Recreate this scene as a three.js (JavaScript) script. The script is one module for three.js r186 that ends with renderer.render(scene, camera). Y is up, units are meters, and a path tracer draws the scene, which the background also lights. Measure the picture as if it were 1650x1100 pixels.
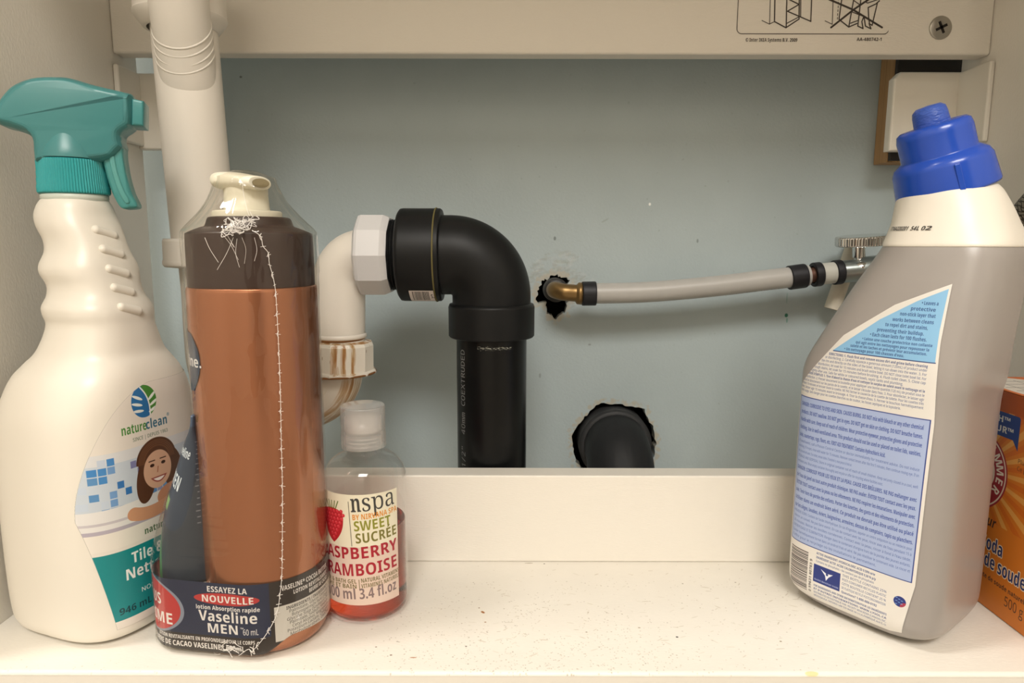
import * as THREE from 'three';
import { RoundedBoxGeometry } from 'three/addons/geometries/RoundedBoxGeometry.js';
import { mergeGeometries, mergeVertices, toCreasedNormals } from 'three/addons/utils/BufferGeometryUtils.js';
import { RectAreaLightUniformsLib } from 'three/addons/lights/RectAreaLightUniformsLib.js';

// ------------------------------------------------------------------ camera, light, exposure
const F = 1080, W = 1650, H = 1100;                       // focal length in pixels of the 1650 x 1100 frame
const scene = new THREE.Scene();
scene.background = new THREE.Color(0x0a0a0a);
const camera = new THREE.PerspectiveCamera(2 * Math.atan(H / 2 / F) * 180 / Math.PI, W / H, 0.02, 20);
camera.rotation.order = 'YXZ';
camera.position.set(0, 0.205, 0.4112);
camera.rotation.set(-8.3 * Math.PI / 180, 0, 0.12 * Math.PI / 180);
camera.updateMatrixWorld(true);
const renderer = new THREE.WebGLRenderer({ antialias: true });
renderer.toneMapping = THREE.LinearToneMapping;
renderer.toneMappingExposure = 1.02;
renderer.shadowMap.enabled = true;
RectAreaLightUniformsLib.init();

const LAMPS = [                                           // bathroom ceiling panels: x, z, width, depth, intensity
  { x: 0.1, z: 1.75, w: 0.9, d: 0.7, i: 22 },
  { x: -0.85, z: 0.35, w: 0.25, d: 0.25, i: 75 },
];
const CEIL = 1.75, LAMP_RGB = [1.0, 0.955, 0.89];

// ------------------------------------------------------------------ helpers
let seed = 12345;
const rnd = () => { seed = (Math.imul(seed, 1664525) + 1013904223) >>> 0; return seed / 4294967296; };
const rr = (a, b) => a + (b - a) * rnd();
const V = (x, y, z) => new THREE.Vector3(x, y, z);
const D2R = Math.PI / 180;
function rayDir(px, py) { return V((px - W / 2) / F, -(py - H / 2) / F, -1).applyQuaternion(camera.quaternion); }
function at(px, py, z) { const d = rayDir(px, py), o = camera.position; return o.clone().addScaledVector(d, (z - o.z) / d.z); }
function floorAt(px, py, y = 0) { const d = rayDir(px, py), o = camera.position; return o.clone().addScaledVector(d, (y - o.y) / d.y); }
function toPx(p) { const v = p.clone().sub(camera.position).applyQuaternion(camera.quaternion.clone().invert()); return [W / 2 - F * v.x / v.z, H / 2 + F * v.y / v.z]; }

const used = {};
const numbered = (n) => { const k = used[n] = (used[n] ?? -1) + 1; return k ? n + '_' + String(k).padStart(3, '0') : n; };
function shade(o) { o.traverse((m) => { if (m.isMesh) { m.castShadow = true; m.receiveShadow = true; } }); return o; }
function thing(name, label, category, pos = [0, 0, 0], turn = 0, group) {
  const o = new THREE.Group(); o.name = numbered(name); o.position.set(...pos); o.rotation.y = turn;
  o.userData = { label, category }; if (group) o.userData.group = group; scene.add(o); return o;
}
function part(name, geo, mat, parent, label) {
  const m = new THREE.Mesh(geo, mat); m.name = name; m.castShadow = m.receiveShadow = true;
  if (label) m.userData.label = label; parent.add(m); return m;
}
function structure(name, geo, mat, label) {
  const m = new THREE.Mesh(geo, mat); m.name = name; m.castShadow = m.receiveShadow = true;
  m.userData = { kind: 'structure', label, category: name.split('_')[0] }; scene.add(m); return m;
}
const std = (color, roughness = 0.5, more = {}) => new THREE.MeshStandardMaterial({ color, roughness, ...more });
const phy = (color, roughness = 0.5, more = {}) => new THREE.MeshPhysicalMaterial({ color, roughness, ...more });

function canvas(w, h, draw) {
  const c = document.createElement('canvas'); c.width = Math.round(w); c.height = Math.round(h);
  draw(c.getContext('2d'), c.width, c.height);
  return c;
}
function tex(c, color = true) {
  const t = new THREE.CanvasTexture(c); t.magFilter = THREE.LinearFilter; t.anisotropy = 8;
  if (color) t.colorSpace = THREE.SRGBColorSpace; return t;
}
// text squeezed or stretched to a width
function fit(g, s, x, y, w, size, font = 'bold', family = 'sans-serif') {
  g.save(); g.font = `${font} ${size}px ${family}`; g.textAlign = 'left'; g.textBaseline = 'alphabetic';
  const m = g.measureText(s).width || 1; g.translate(x, y); g.scale(w / m, 1); g.fillText(s, 0, 0); g.restore();
}
function setUV(geo, fn) {
  const p = geo.attributes.position, uv = new Float32Array(p.count * 2), v = V(0, 0, 0);
  for (let i = 0; i < p.count; i++) { v.fromBufferAttribute(p, i); const [a, b] = fn(v); uv[2 * i] = a; uv[2 * i + 1] = b; }
  geo.setAttribute('uv', new THREE.BufferAttribute(uv, 2)); return geo;
}
const move = (g, x, y, z) => { g.translate(x, y, z); return g; };
const clean = (gs) => mergeGeometries(gs.map((g) => { g = g.index ? g.toNonIndexed() : g; for (const k of Object.keys(g.attributes)) if (!['position', 'normal', 'uv'].includes(k)) g.deleteAttribute(k); return g; }));
function box(x0, x1, y0, y1, z0, z1, r = 0.001, seg = 3) {
  const g = new RoundedBoxGeometry(x1 - x0, y1 - y0, z1 - z0, seg, r); return move(g, (x0 + x1) / 2, (y0 + y1) / 2, (z0 + z1) / 2);
}
// a lathe whose axis runs from a to b; profile: [radius, distance along the axis]
function latheAlong(profile, a, b, seg = 64) {
  const g = new THREE.LatheGeometry(profile.map(([r, t]) => new THREE.Vector2(Math.max(r, 1e-5), t)), seg);
  const q = new THREE.Quaternion().setFromUnitVectors(V(0, 1, 0), b.clone().sub(a).normalize());
  g.applyQuaternion(q); g.translate(a.x, a.y, a.z); return g;
}
function tubeThrough(pts, r, seg = 80, radial = 40, closed = false, type = 'centripetal') {
  return new THREE.TubeGeometry(new THREE.CatmullRomCurve3(pts, closed, type), seg, r, radial, closed);
}
// loft of superellipse sections [y, cx, cz, hx, hz, n]
const cr = (a, b, c, d, t) => 0.5 * (2 * b + (c - a) * t + (2 * a - 5 * b + 4 * c - d) * t * t + (3 * b - a - 3 * c + d) * t * t * t);
function sectionsFine(S, sub) {
  const out = [];
  for (let i = 0; i < S.length - 1; i++) for (let k = 0; k < sub; k++) {
    const t = k / sub, A = S[Math.max(0, i - 1)], B = S[i], C = S[i + 1], D = S[Math.min(S.length - 1, i + 2)];
    out.push(B.map((_, j) => cr(A[j], B[j], C[j], D[j], t)));
  }
  out.push(S[S.length - 1]); return out;
}
function sp([, cx, cz, hx, hz, n], th) {
  const c = Math.cos(th), s = Math.sin(th), e = 2 / n;
  return [cx + hx * Math.sign(c) * Math.abs(c) ** e, cz + hz * Math.sign(s) * Math.abs(s) ** e];
}
function loft(S, N = 96, { bottom = true, top = true, sub = 6 } = {}) {
  const R = sub > 1 ? sectionsFine(S, sub) : S, pos = [], idx = [], uv = [];
  for (let j = 0; j < R.length; j++) for (let i = 0; i < N; i++) {
    const [x, z] = sp(R[j], i / N * 2 * Math.PI); pos.push(x, R[j][0], z); uv.push(i / N, j / (R.length - 1));
  }
  const q = (j, i) => j * N + (i % N);
  for (let j = 0; j < R.length - 1; j++) for (let i = 0; i < N; i++) idx.push(q(j, i), q(j + 1, i), q(j, i + 1), q(j, i + 1), q(j + 1, i), q(j + 1, i + 1));
  const cap = (j, up) => {
    const c = pos.length / 3; pos.push(R[j][1], R[j][0], R[j][2]); uv.push(0.5, up ? 1 : 0);
    for (let i = 0; i < N; i++) up ? idx.push(q(j, i), c, q(j, i + 1)) : idx.push(q(j, i), q(j, i + 1), c);
  };
  if (bottom) cap(0, false); if (top) cap(R.length - 1, true);
  const g = new THREE.BufferGeometry();
  g.setAttribute('position', new THREE.Float32BufferAttribute(pos, 3)); g.setAttribute('uv', new THREE.Float32BufferAttribute(uv, 2));
  g.setIndex(idx); g.computeVertexNormals(); return g;
}
// grid patch from a function (u, v) -> Vector3, u and v in 0..1
function patch(fn, nu, nv, flip = false) {
  const pos = [], uv = [], idx = [];
  for (let j = 0; j <= nv; j++) for (let i = 0; i <= nu; i++) { const p = fn(i / nu, j / nv); pos.push(p.x, p.y, p.z); uv.push(i / nu, j / nv); }
  for (let j = 0; j < nv; j++) for (let i = 0; i < nu; i++) {
    const a = j * (nu + 1) + i, b = a + 1, c = a + nu + 1, d = c + 1;
    flip ? idx.push(a, c, b, b, c, d) : idx.push(a, b, c, b, d, c);
  }
  const g = new THREE.BufferGeometry();
  g.setAttribute('position', new THREE.Float32BufferAttribute(pos, 3)); g.setAttribute('uv', new THREE.Float32BufferAttribute(uv, 2));
  g.setIndex(idx); g.computeVertexNormals(); return g;
}
// seeded value noise
const hash = (x, y) => { let n = Math.imul(x, 374761393) + Math.imul(y, 668265263) | 0; n = Math.imul(n ^ (n >>> 13), 1274126177); return ((n ^ (n >>> 16)) >>> 0) / 4294967296; };
function vnoise(x, y) {
  const xi = Math.floor(x), yi = Math.floor(y), u = x - xi, v = y - yi, s = (t) => t * t * (3 - 2 * t), a = s(u), b = s(v);
  return (hash(xi, yi) * (1 - a) + hash(xi + 1, yi) * a) * (1 - b) + (hash(xi, yi + 1) * (1 - a) + hash(xi + 1, yi + 1) * a) * b;
}
const fbm = (x, y, o = 4) => { let s = 0, a = 0.5, t = 0; for (let i = 0; i < o; i++) { s += a * vnoise(x, y); t += a; x = x * 2.03 + 17; y = y * 2.03 + 9; a *= 0.5; } return s / t; };
// speckled surface: base colour with coarse and fine noise
function speckle(g, w, h, [r, gg, b], amount, sx, sy) {
  const im = g.createImageData(w, h), d = im.data;
  for (let y = 0; y < h; y++) for (let x = 0; x < w; x++) {
    const n = (fbm(x / sx, y / sy, 4) - 0.5) * 2 * amount + (hash(x, y) - 0.5) * amount * 0.5, k = (y * w + x) * 4;
    d[k] = r + n; d[k + 1] = gg + n; d[k + 2] = b + n; d[k + 3] = 255;
  }
  g.putImageData(im, 0, 0);
}
function bumpTex(w, h, sx, sy, o = 4) {
  const c = canvas(w, h, (g) => { const im = g.createImageData(w, h); for (let y = 0; y < h; y++) for (let x = 0; x < w; x++) { const v = fbm(x / sx, y / sy, o) * 255, k = (y * w + x) * 4; im.data[k] = im.data[k + 1] = im.data[k + 2] = v; im.data[k + 3] = 255; } g.putImageData(im, 0, 0); });
  const t = tex(c, false); t.wrapS = t.wrapT = THREE.RepeatWrapping; return t;
}

// ------------------------------------------------------------------ main planes of the cabinet
const XL = -0.279, XR = 0.333, ZF = 0.114, ZU = 0, ZT = -0.08, ZE = -0.111, ZW = -0.142, TOP = 0.46;

// ------------------------------------------------------------------ room shell (only the wall behind the cabinet is in view)
const RX0 = -1.15, RX1 = 1.15, RZ = 2.3, RY = -0.32;
const roomPaint = std(0xd9d2c6, 0.85);
{
  structure('floor', box(RX0 - 0.1, RX1 + 0.1, RY - 0.1, RY, ZW - 0.15, RZ + 0.1, 0.002), std(0x9a8f80, 0.5), 'bathroom floor below the cabinet');
  structure('ceiling', box(RX0 - 0.1, RX1 + 0.1, CEIL + 0.03, CEIL + 0.13, ZW - 0.15, RZ + 0.1, 0.002), std(0xe8e4dc, 0.9), 'white bathroom ceiling');
  structure('wall_left', box(RX0 - 0.1, RX0, RY, CEIL + 0.03, ZW - 0.15, RZ + 0.1, 0.002), roomPaint, 'bathroom wall left of the cabinet');
  structure('wall_right', box(RX1, RX1 + 0.1, RY, CEIL + 0.03, ZW - 0.15, RZ + 0.1, 0.002), roomPaint, 'bathroom wall right of the cabinet');
  structure('wall_front', box(RX0, RX1, RY, CEIL + 0.03, RZ, RZ + 0.1, 0.002), roomPaint, 'bathroom wall facing the open cabinet');
  structure('door_1', box(0.28, 1.05, RY, RY + 2.0, RZ - 0.03, RZ + 0.002, 0.003), std(0x4a3424, 0.5), 'dark wooden bathroom door facing the cabinet');
  for (const L of LAMPS) {
    const t = thing('ceiling_lamp', L.w > 0.5 ? 'wide flat ceiling lamp panel facing the open cabinet' : 'small square ceiling lamp left of the cabinet', 'lamp', [L.x, CEIL, L.z]);
    part('housing', box(-L.w / 2 - 0.02, L.w / 2 + 0.02, 0.004, 0.03, -L.d / 2 - 0.02, L.d / 2 + 0.02, 0.004), std(0xeeeeee, 0.5), t);
    part('diffuser', box(-L.w / 2, L.w / 2, -0.004, 0.0045, -L.d / 2, L.d / 2, 0.002), std(0xffffff, 0.6, { emissive: new THREE.Color().setRGB(...LAMP_RGB), emissiveIntensity: 1 }), t);
    const a = new THREE.RectAreaLight(new THREE.Color().setRGB(...LAMP_RGB), L.i, L.w, L.d);
    a.position.set(L.x, CEIL - 0.006, L.z); a.rotation.x = -Math.PI / 2; scene.add(a);
  }
}

// ------------------------------------------------------------------ blue wall with two broken-out holes
function ragged(c, rx, ry, rough, n = 72, phase = 0) {
  const pts = [];
  for (let i = 0; i < n; i++) {
    const a = i / n * 2 * Math.PI, k = 1 + rough * ((fbm(Math.cos(a) * 3 + phase, Math.sin(a) * 3 + phase, 4) - 0.5) * 2.4 + (hash(i, phase * 7 | 0) - 0.5) * 0.5);
    pts.push(new THREE.Vector2(c.x + Math.cos(a) * rx * k, c.y + Math.sin(a) * ry * k));
  }
  return pts;
}
const hubAt = at(989, 712, ZW), holeAt = at(893, 472, ZW);
const hubR = 0.0305;
const stubHole = ragged(V(hubAt.x, hubAt.y + 0.0005, 0), 0.0352, 0.0345, 0.1, 96, 3), supplyHole = ragged(holeAt, 0.0135, 0.0165, 0.34, 64, 11);
{
  const s = new THREE.Shape([[RX0, RY], [RX1, RY], [RX1, CEIL + 0.03], [RX0, CEIL + 0.03]].map(([x, y]) => new THREE.Vector2(x, y)));
  s.holes.push(new THREE.Path(stubHole), new THREE.Path(supplyHole));
  const g = new THREE.ExtrudeGeometry(s, { depth: 0.012, bevelEnabled: false }); g.translate(0, 0, ZW - 0.012);
  const U = [-0.4, 0.4, -0.02, 0.42];
  setUV(g, (v) => [(v.x - U[0]) / (U[1] - U[0]), (v.y - U[2]) / (U[3] - U[2])]);
  const TW = 2048, TH = 1126, X = (p) => (p.x - U[0]) / (U[1] - U[0]) * TW, Y = (p) => (1 - (p.y - U[2]) / (U[3] - U[2])) * TH;
  const c = canvas(TW, TH, (k) => {
    speckle(k, TW, TH, [172, 185, 188], 3.5, 90, 120);
    // plaster scuffs around the supply hole and torn paper around the stub
    const h = [X(holeAt), Y(holeAt)];
    for (let i = 0; i < 900; i++) {
      const a = rr(0, 6.283), r = rr(0, 1) ** 0.7, x = h[0] + 12 + Math.cos(a) * r * 68, y = h[1] - 26 + Math.sin(a) * r * 62;
      if (fbm(x / 22, y / 22, 3) < 0.47) continue;
      k.fillStyle = `rgba(${rnd() < 0.6 ? '150,152,146' : '205,208,202'},${rr(0.05, 0.2)})`; k.beginPath(); k.ellipse(x, y, rr(2, 9), rr(1, 4), rr(-0.6, 0.2), 0, 7); k.fill();
    }
    for (const [pts, w, col] of [[supplyHole, 9, '182,178,165'], [stubHole, 9, '176,172,158']]) for (const p of pts) for (let i = 0; i < 4; i++) {
      k.fillStyle = `rgba(${col},${rr(0.3, 0.8)})`; k.beginPath(); k.ellipse(X(p) + rr(-w, w), Y(p) + rr(-w, w), rr(1.5, 6), rr(1.5, 5), rr(0, 3), 0, 7); k.fill();
    }
    const mark = (px, py, rx, ry, col, a = 0) => { const p = at(px, py, ZW); k.fillStyle = col; k.beginPath(); k.ellipse(X(p), Y(p), rx, ry, a, 0, 7); k.fill(); };
    mark(1047, 329, 2.4, 3, '#f4f6f4'); mark(1267, 508, 3.4, 4, '#2f6f5c'); mark(1268, 516, 1.6, 5, 'rgba(60,130,110,.5)'); mark(1268, 480, 1.2, 12, 'rgba(90,140,130,.35)');
    mark(894, 384, 2.5, 4, 'rgba(90,100,98,.6)'); mark(1124, 388, 2, 4, 'rgba(110,120,118,.6)'); mark(388, 124, 2.6, 2.2, 'rgba(80,85,84,.7)'); mark(842, 440, 3, 12, 'rgba(110,112,106,.5)');
    mark(975, 355, 9, 1.6, 'rgba(150,160,158,.6)', -0.5); mark(950, 555, 3, 2, 'rgba(120,125,122,.5)'); mark(870, 605, 2, 5, 'rgba(120,125,122,.5)'); mark(588, 600, 2, 4, '#4a5054');
    for (let i = 0; i < 160; i++) { k.fillStyle = `rgba(120,130,128,${rr(0.06, 0.25)})`; k.beginPath(); k.ellipse(rr(300, 1750), rr(120, 900), rr(0.8, 2), rr(0.8, 3), rr(0, 3), 0, 7); k.fill(); }
  });
  const t = tex(c); t.wrapS = t.wrapT = THREE.RepeatWrapping;
  const b = bumpTex(512, 512, 6, 6, 4); b.repeat.set(6, 3.3);
  structure('wall_back', g, std(0xffffff, 0.55, { map: t, bumpMap: b, bumpScale: 0.00012 }), 'pale blue painted wall behind the pipes with two broken holes');
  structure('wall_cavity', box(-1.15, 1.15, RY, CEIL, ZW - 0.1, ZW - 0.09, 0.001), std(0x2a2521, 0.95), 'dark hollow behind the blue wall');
}

// ------------------------------------------------------------------ cabinet
const melamine = [236, 231, 221];
const whiteMel = (map, more = {}) => std(map ? 0xffffff : new THREE.Color(`rgb(${melamine})`).getHex(), 0.42, { map, ...more });
const cab = thing('bathroom_cabinet', 'cream white open sink cabinet holding the bottles', 'cabinet', [0, 0, 0]);
{
  const melBump = bumpTex(256, 256, 3, 3, 3); melBump.repeat.set(4, 4);
  // bottom panel with dirt ground into its top
  const bx0 = XL, bx1 = XR, bz0 = -0.016, bz1 = ZF, TW = 2048, TH = 440;
  const X = (p) => (p.x - bx0) / (bx1 - bx0) * TW, Y = (p) => (p.z - bz0) / (bz1 - bz0) * TH;
  const c = canvas(TW, TH, (k) => {
    speckle(k, TW, TH, melamine, 2.5, 60, 40);
    const put = (px, py, rx, ry, col, a = 0) => { const p = floorAt(px, py); k.fillStyle = col; k.beginPath(); k.ellipse(X(p), Y(p), rx, ry, a, 0, 7); k.fill(); };
    for (let i = 0; i < 1500; i++) {                       // fine grit, thickest in the middle
      const px = 880 + (rnd() + rnd() + rnd() - 1.5) * 330, py = 1085 - rr(0, 1) ** 1.25 * 150; if (fbm(px / 38, py / 26, 3) < 0.44) continue;
      put(px, py, rr(0.5, 1.3), rr(0.5, 1.1), `rgba(${rnd() < 0.5 ? '150,132,108' : '120,108,92'},${rr(0.25, 0.7)})`);
    }
    for (let i = 0; i < 420; i++) put(rr(640, 1420), rr(908, 1082), rr(0.5, 1.4), rr(0.5, 1.1), `rgba(135,120,100,${rr(0.2, 0.6)})`);
    for (let i = 0; i < 120; i++) { k.globalAlpha = rr(0.15, 0.5); put(rr(760, 1320), rr(915, 1060), rr(3, 9), rr(0.5, 0.9), '#9a8a70', rr(-1.2, 0.9)); } k.globalAlpha = 1;
    for (let i = 0; i < 60; i++) put(rr(0, 620), rr(1062, 1083), rr(0.5, 1.3), rr(0.5, 1), `rgba(130,112,90,${rr(0.2, 0.5)})`);
    put(778, 986, 2.4, 4.5, '#9c5a1e', -0.7); put(782, 1002, 1.8, 1.4, '#8a5a2c'); put(772, 979, 1.4, 1.2, '#6b4a28'); put(751, 1041, 1.6, 1.4, '#5d5246'); put(1091, 1026, 2.2, 2, '#3c3a38'); put(877, 908, 1.6, 1.4, '#4a4038');
    put(666, 1059, 6, 1.2, '#b07d5c'); put(630, 1055, 2, 1.5, '#6b5544'); put(606, 1042, 1.4, 1.2, '#6b5544'); put(1258, 1033, 1.8, 1.6, '#8a7a5c'); put(1030, 1011, 2.2, 1.2, '#8f7f68'); put(945, 1018, 1.6, 1.2, '#8f7f68');
    put(852, 907, 9, 1, '#7a6a55'); put(1100, 940, 1.6, 1.2, '#7d6f5c'); put(1185, 938, 1.6, 1.2, '#7d6f5c');
    put(1308, 1083, 11, 3, 'rgba(222,202,120,.6)');
  });
  const t = tex(c), g = setUV(box(bx0, bx1, -0.016, 0, bz0, bz1, 0.0022, 4), (v) => v.y < -0.0021 ? [0.03 + 0.03 * (v.x - bx0), 0.97 - v.y] : [(v.x - bx0) / (bx1 - bx0), 1 - (v.z - bz0) / (bz1 - bz0)]);
  part('bottom_panel', g, whiteMel(t, { bumpMap: melBump, bumpScale: 0.00008 }), cab);
  const sideMat = whiteMel(null, { bumpMap: melBump, bumpScale: 0.0001 });
  part('side_panel', box(XL - 0.018, XL, -0.016, TOP, ZE, ZF, 0.0015), sideMat, cab);
  part('side_panel', box(XR, XR + 0.018, -0.016, TOP, ZE, ZF, 0.0015), sideMat, cab);
  part('lower_back_rail', box(XL, XR, 0, 0.0585, -0.016, ZU, 0.0012, 4), sideMat, cab);
  const yb = at(900, 87, ZT).y;
  const rail = part('upper_back_rail', box(XL, XR, yb, yb + 0.1, ZT - 0.014, ZT, 0.0018, 4), sideMat, cab);
  part('top_panel', box(XL - 0.018, XR + 0.018, TOP, TOP + 0.018, ZE, ZF + 0.01, 0.0015), sideMat, cab);
  // assembly drawing printed on the rail
  const a0 = at(1185, 74, ZT), a1 = at(1440, -60, ZT), pw = a1.x - a0.x, ph = a1.y - a0.y, SC = 6400;
  const pc = canvas(pw * SC, ph * SC, (k, w, h) => {
    const m = (px, py) => { const p = at(px, py, ZT); return [(p.x - a0.x) * SC, h - (p.y - a0.y) * SC]; };
    const line = (pts, lw, dash) => { k.lineWidth = lw; k.setLineDash(dash || []); k.beginPath(); pts.forEach(([x, y], i) => { const q = m(x, y); i ? k.lineTo(...q) : k.moveTo(...q); }); k.stroke(); k.setLineDash([]); };
    const z = (x, y) => [1200 + x / 6.875, y / 6.875];
    k.strokeStyle = '#4a4038'; k.lineJoin = 'round'; k.lineCap = 'round';
    const A = m(1192, -52), B = m(1431.5, 55); k.lineWidth = 3; k.beginPath(); k.roundRect(A[0], A[1], B[0] - A[0], B[1] - A[1], 22); k.stroke();
    k.strokeStyle = '#3a322c';
    line([z(190, 228), z(272, 268), z(328, 240)], 3); line([z(288, -250), z(274, 268)], 3); line([z(338, -250), z(328, 240), z(455, 308), z(600, 212), z(605, -250)], 5); line([z(470, -250), z(458, 308)], 5);
    line([z(460, 262), z(600, 188)], 4); line([z(480, -10), z(600, 50), z(472, 126), z(730, 238), z(748, -250)], 5); line([z(617, 180), z(622, -250)], 4);
    line([z(888, 232), z(968, 270), z(985, -250)], 3); line([z(1024, 215), z(1050, -200)], 3, [8, 8]); line([z(1085, -100), z(1042, 215), z(1150, 300), z(1240, 262)], 5); line([z(1215, -60), z(1150, 300)], 5);
    line([z(1170, 258), z(1250, 228)], 4); line([z(1290, -60), z(1250, 290), z(1308, 318), z(1295, 240), z(1318, 180), z(1335, 290), z(1395, 320), z(1375, 262), z(1408, 282), z(1468, 30)], 5);
    line([z(1210, 10), z(1282, 60)], 4); line([z(1365, 85), z(1370, 190), z(1380, 262)], 5); line([z(1330, 20), z(1360, 35), z(1490, -10)], 4); line([z(1365, 85), z(1450, 45), z(1490, 10)], 5); line([z(1190, 135), z(1320, 185)], 4);
    line([z(935, -5), z(1200, 110), z(1518, 305)], 8); line([z(955, 305), z(1200, 110), z(1450, -60)], 8);
    k.fillStyle = '#4a4038'; const q = m(1201, 67), q2 = m(1284.5, 67); fit(k, '© Inter IKEA Systems B.V. 2009', q[0], q[1], q2[0] - q[0], 21, 'bold');
    const e = m(1380, 66), e2 = m(1421, 66); fit(k, 'AA-480742-1', e[0], e[1], e2[0] - e[0], 19, 'bold');
  });
  part('assembly_print', move(new THREE.PlaneGeometry(pw, ph), (a0.x + a1.x) / 2, (a0.y + a1.y) / 2, ZT + 0.0002), std(0xffffff, 0.5, { map: tex(pc), transparent: true }), rail, 'black assembly drawing printed on the rail');
  // screw head with a cross recess
  const s = at(1515, 45, ZT), R = 0.0078;
  const sc = latheAlong([[0, 0.0015], [R * 0.5, 0.0016], [R * 0.9, 0.0012], [R, 0.0006], [R, 0]].reverse(), V(s.x, s.y, ZT), V(s.x, s.y, ZT + 1), 40);
  const steel = std(0xb3b0a8, 0.35, { metalness: 0.9 });
  const scr = part('screw', sc, steel, rail, 'round metal screw head');
  const cross = clean([box(-0.0042, 0.0042, -0.0009, 0.0009, 0, 0.0002, 0.00008), box(-0.0009, 0.0009, -0.0042, 0.0042, 0, 0.0002, 0.00008)]); cross.rotateZ(0.45); cross.translate(s.x, s.y, ZT + 0.00155);
  part('cross_recess', cross, std(0x2e2b28, 0.7, { metalness: 0.6 }), scr);
  // hanger covers in the rear corners
  const plastic = std(0xe6e1d6, 0.38);
  const cover = (side) => {
    const X0 = side > 0 ? XR : XL, w = side > 0 ? XR - at(1440, 180, -0.1055).x : 0.052, zp = -0.1035;
    const top = at(side > 0 ? 1500 : 240, side > 0 ? 117 : 119, zp).y, bot = at(1500, 240, zp).y;
    const parts = [];
    const sx = (a, b) => side > 0 ? [X0 - b, X0 - a] : [X0 + a, X0 + b];
    const face = new THREE.Shape(); const [xa, xb] = sx(0, w), bev = 0.006;
    face.moveTo(xa, bot); face.lineTo(xb, bot); face.lineTo(xb, top - (side > 0 ? 0 : 0.004)); face.lineTo(xb - (side > 0 ? 0 : 0.004), top); face.lineTo(xa + (side > 0 ? 0.004 : 0), top); face.lineTo(xa, top - (side > 0 ? 0.004 : 0)); face.closePath();
    const fg = new THREE.ExtrudeGeometry(face, { depth: 0.005, bevelEnabled: true, bevelSize: 0.0012, bevelThickness: 0.002, bevelSegments: 3 }); fg.translate(0, 0, zp - 0.009);
    parts.push(fg);
    const [fa, fb] = sx(0.0002, 0.004); parts.push(box(fa, fb, bot + 0.001, top + 0.001, zp - 0.004, side > 0 ? -0.073 : -0.078, 0.0015));
    part('hanger_cover', clean(parts), plastic, cab, side > 0 ? 'white plastic hanger cover beside the wooden block' : 'white plastic hanger cover behind the drain pipe');
  };
  cover(1); cover(-1);
}

// wooden block with a dark face on the wall
{
  const p = at(1413, 180, ZW), t0 = at(1500, 98, -0.118).y + 0.012, b0 = at(1430, 262, -0.125).y, TB = -0.122 - ZW;
  const t = thing('hanging_block', 'wooden block with dark face screwed to the wall behind hanger cover', 'block', [p.x, b0, ZW]);
  const c = canvas(256, 512, (k) => { speckle(k, 256, 512, [170, 134, 92], 5, 40, 200); for (let i = 0; i < 90; i++) { k.strokeStyle = `rgba(${rnd() < 0.5 ? '120,86,50' : '196,162,116'},${rr(0.2, 0.5)})`; k.lineWidth = rr(1, 4); const x = rr(0, 256); k.beginPath(); k.moveTo(x, 0); k.bezierCurveTo(x + rr(-9, 9), 170, x + rr(-9, 9), 340, x + rr(-6, 6), 512); k.stroke(); } });
  part('wood', setUV(box(0, 0.056, 0, t0 - b0, 0.0003, TB, 0.0008), (v) => [(v.z + v.x * 0.5) / 0.03, v.y / 0.08]), std(0xffffff, 0.6, { map: tex(c) }), t);
  part('dark_plate', box(0.0004, 0.056, 0.0008, t0 - b0, TB + 0.0001, TB + 0.0035, 0.0008), std(0x2b2724, 0.55), t, 'dark brown plate on the block');
}

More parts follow.
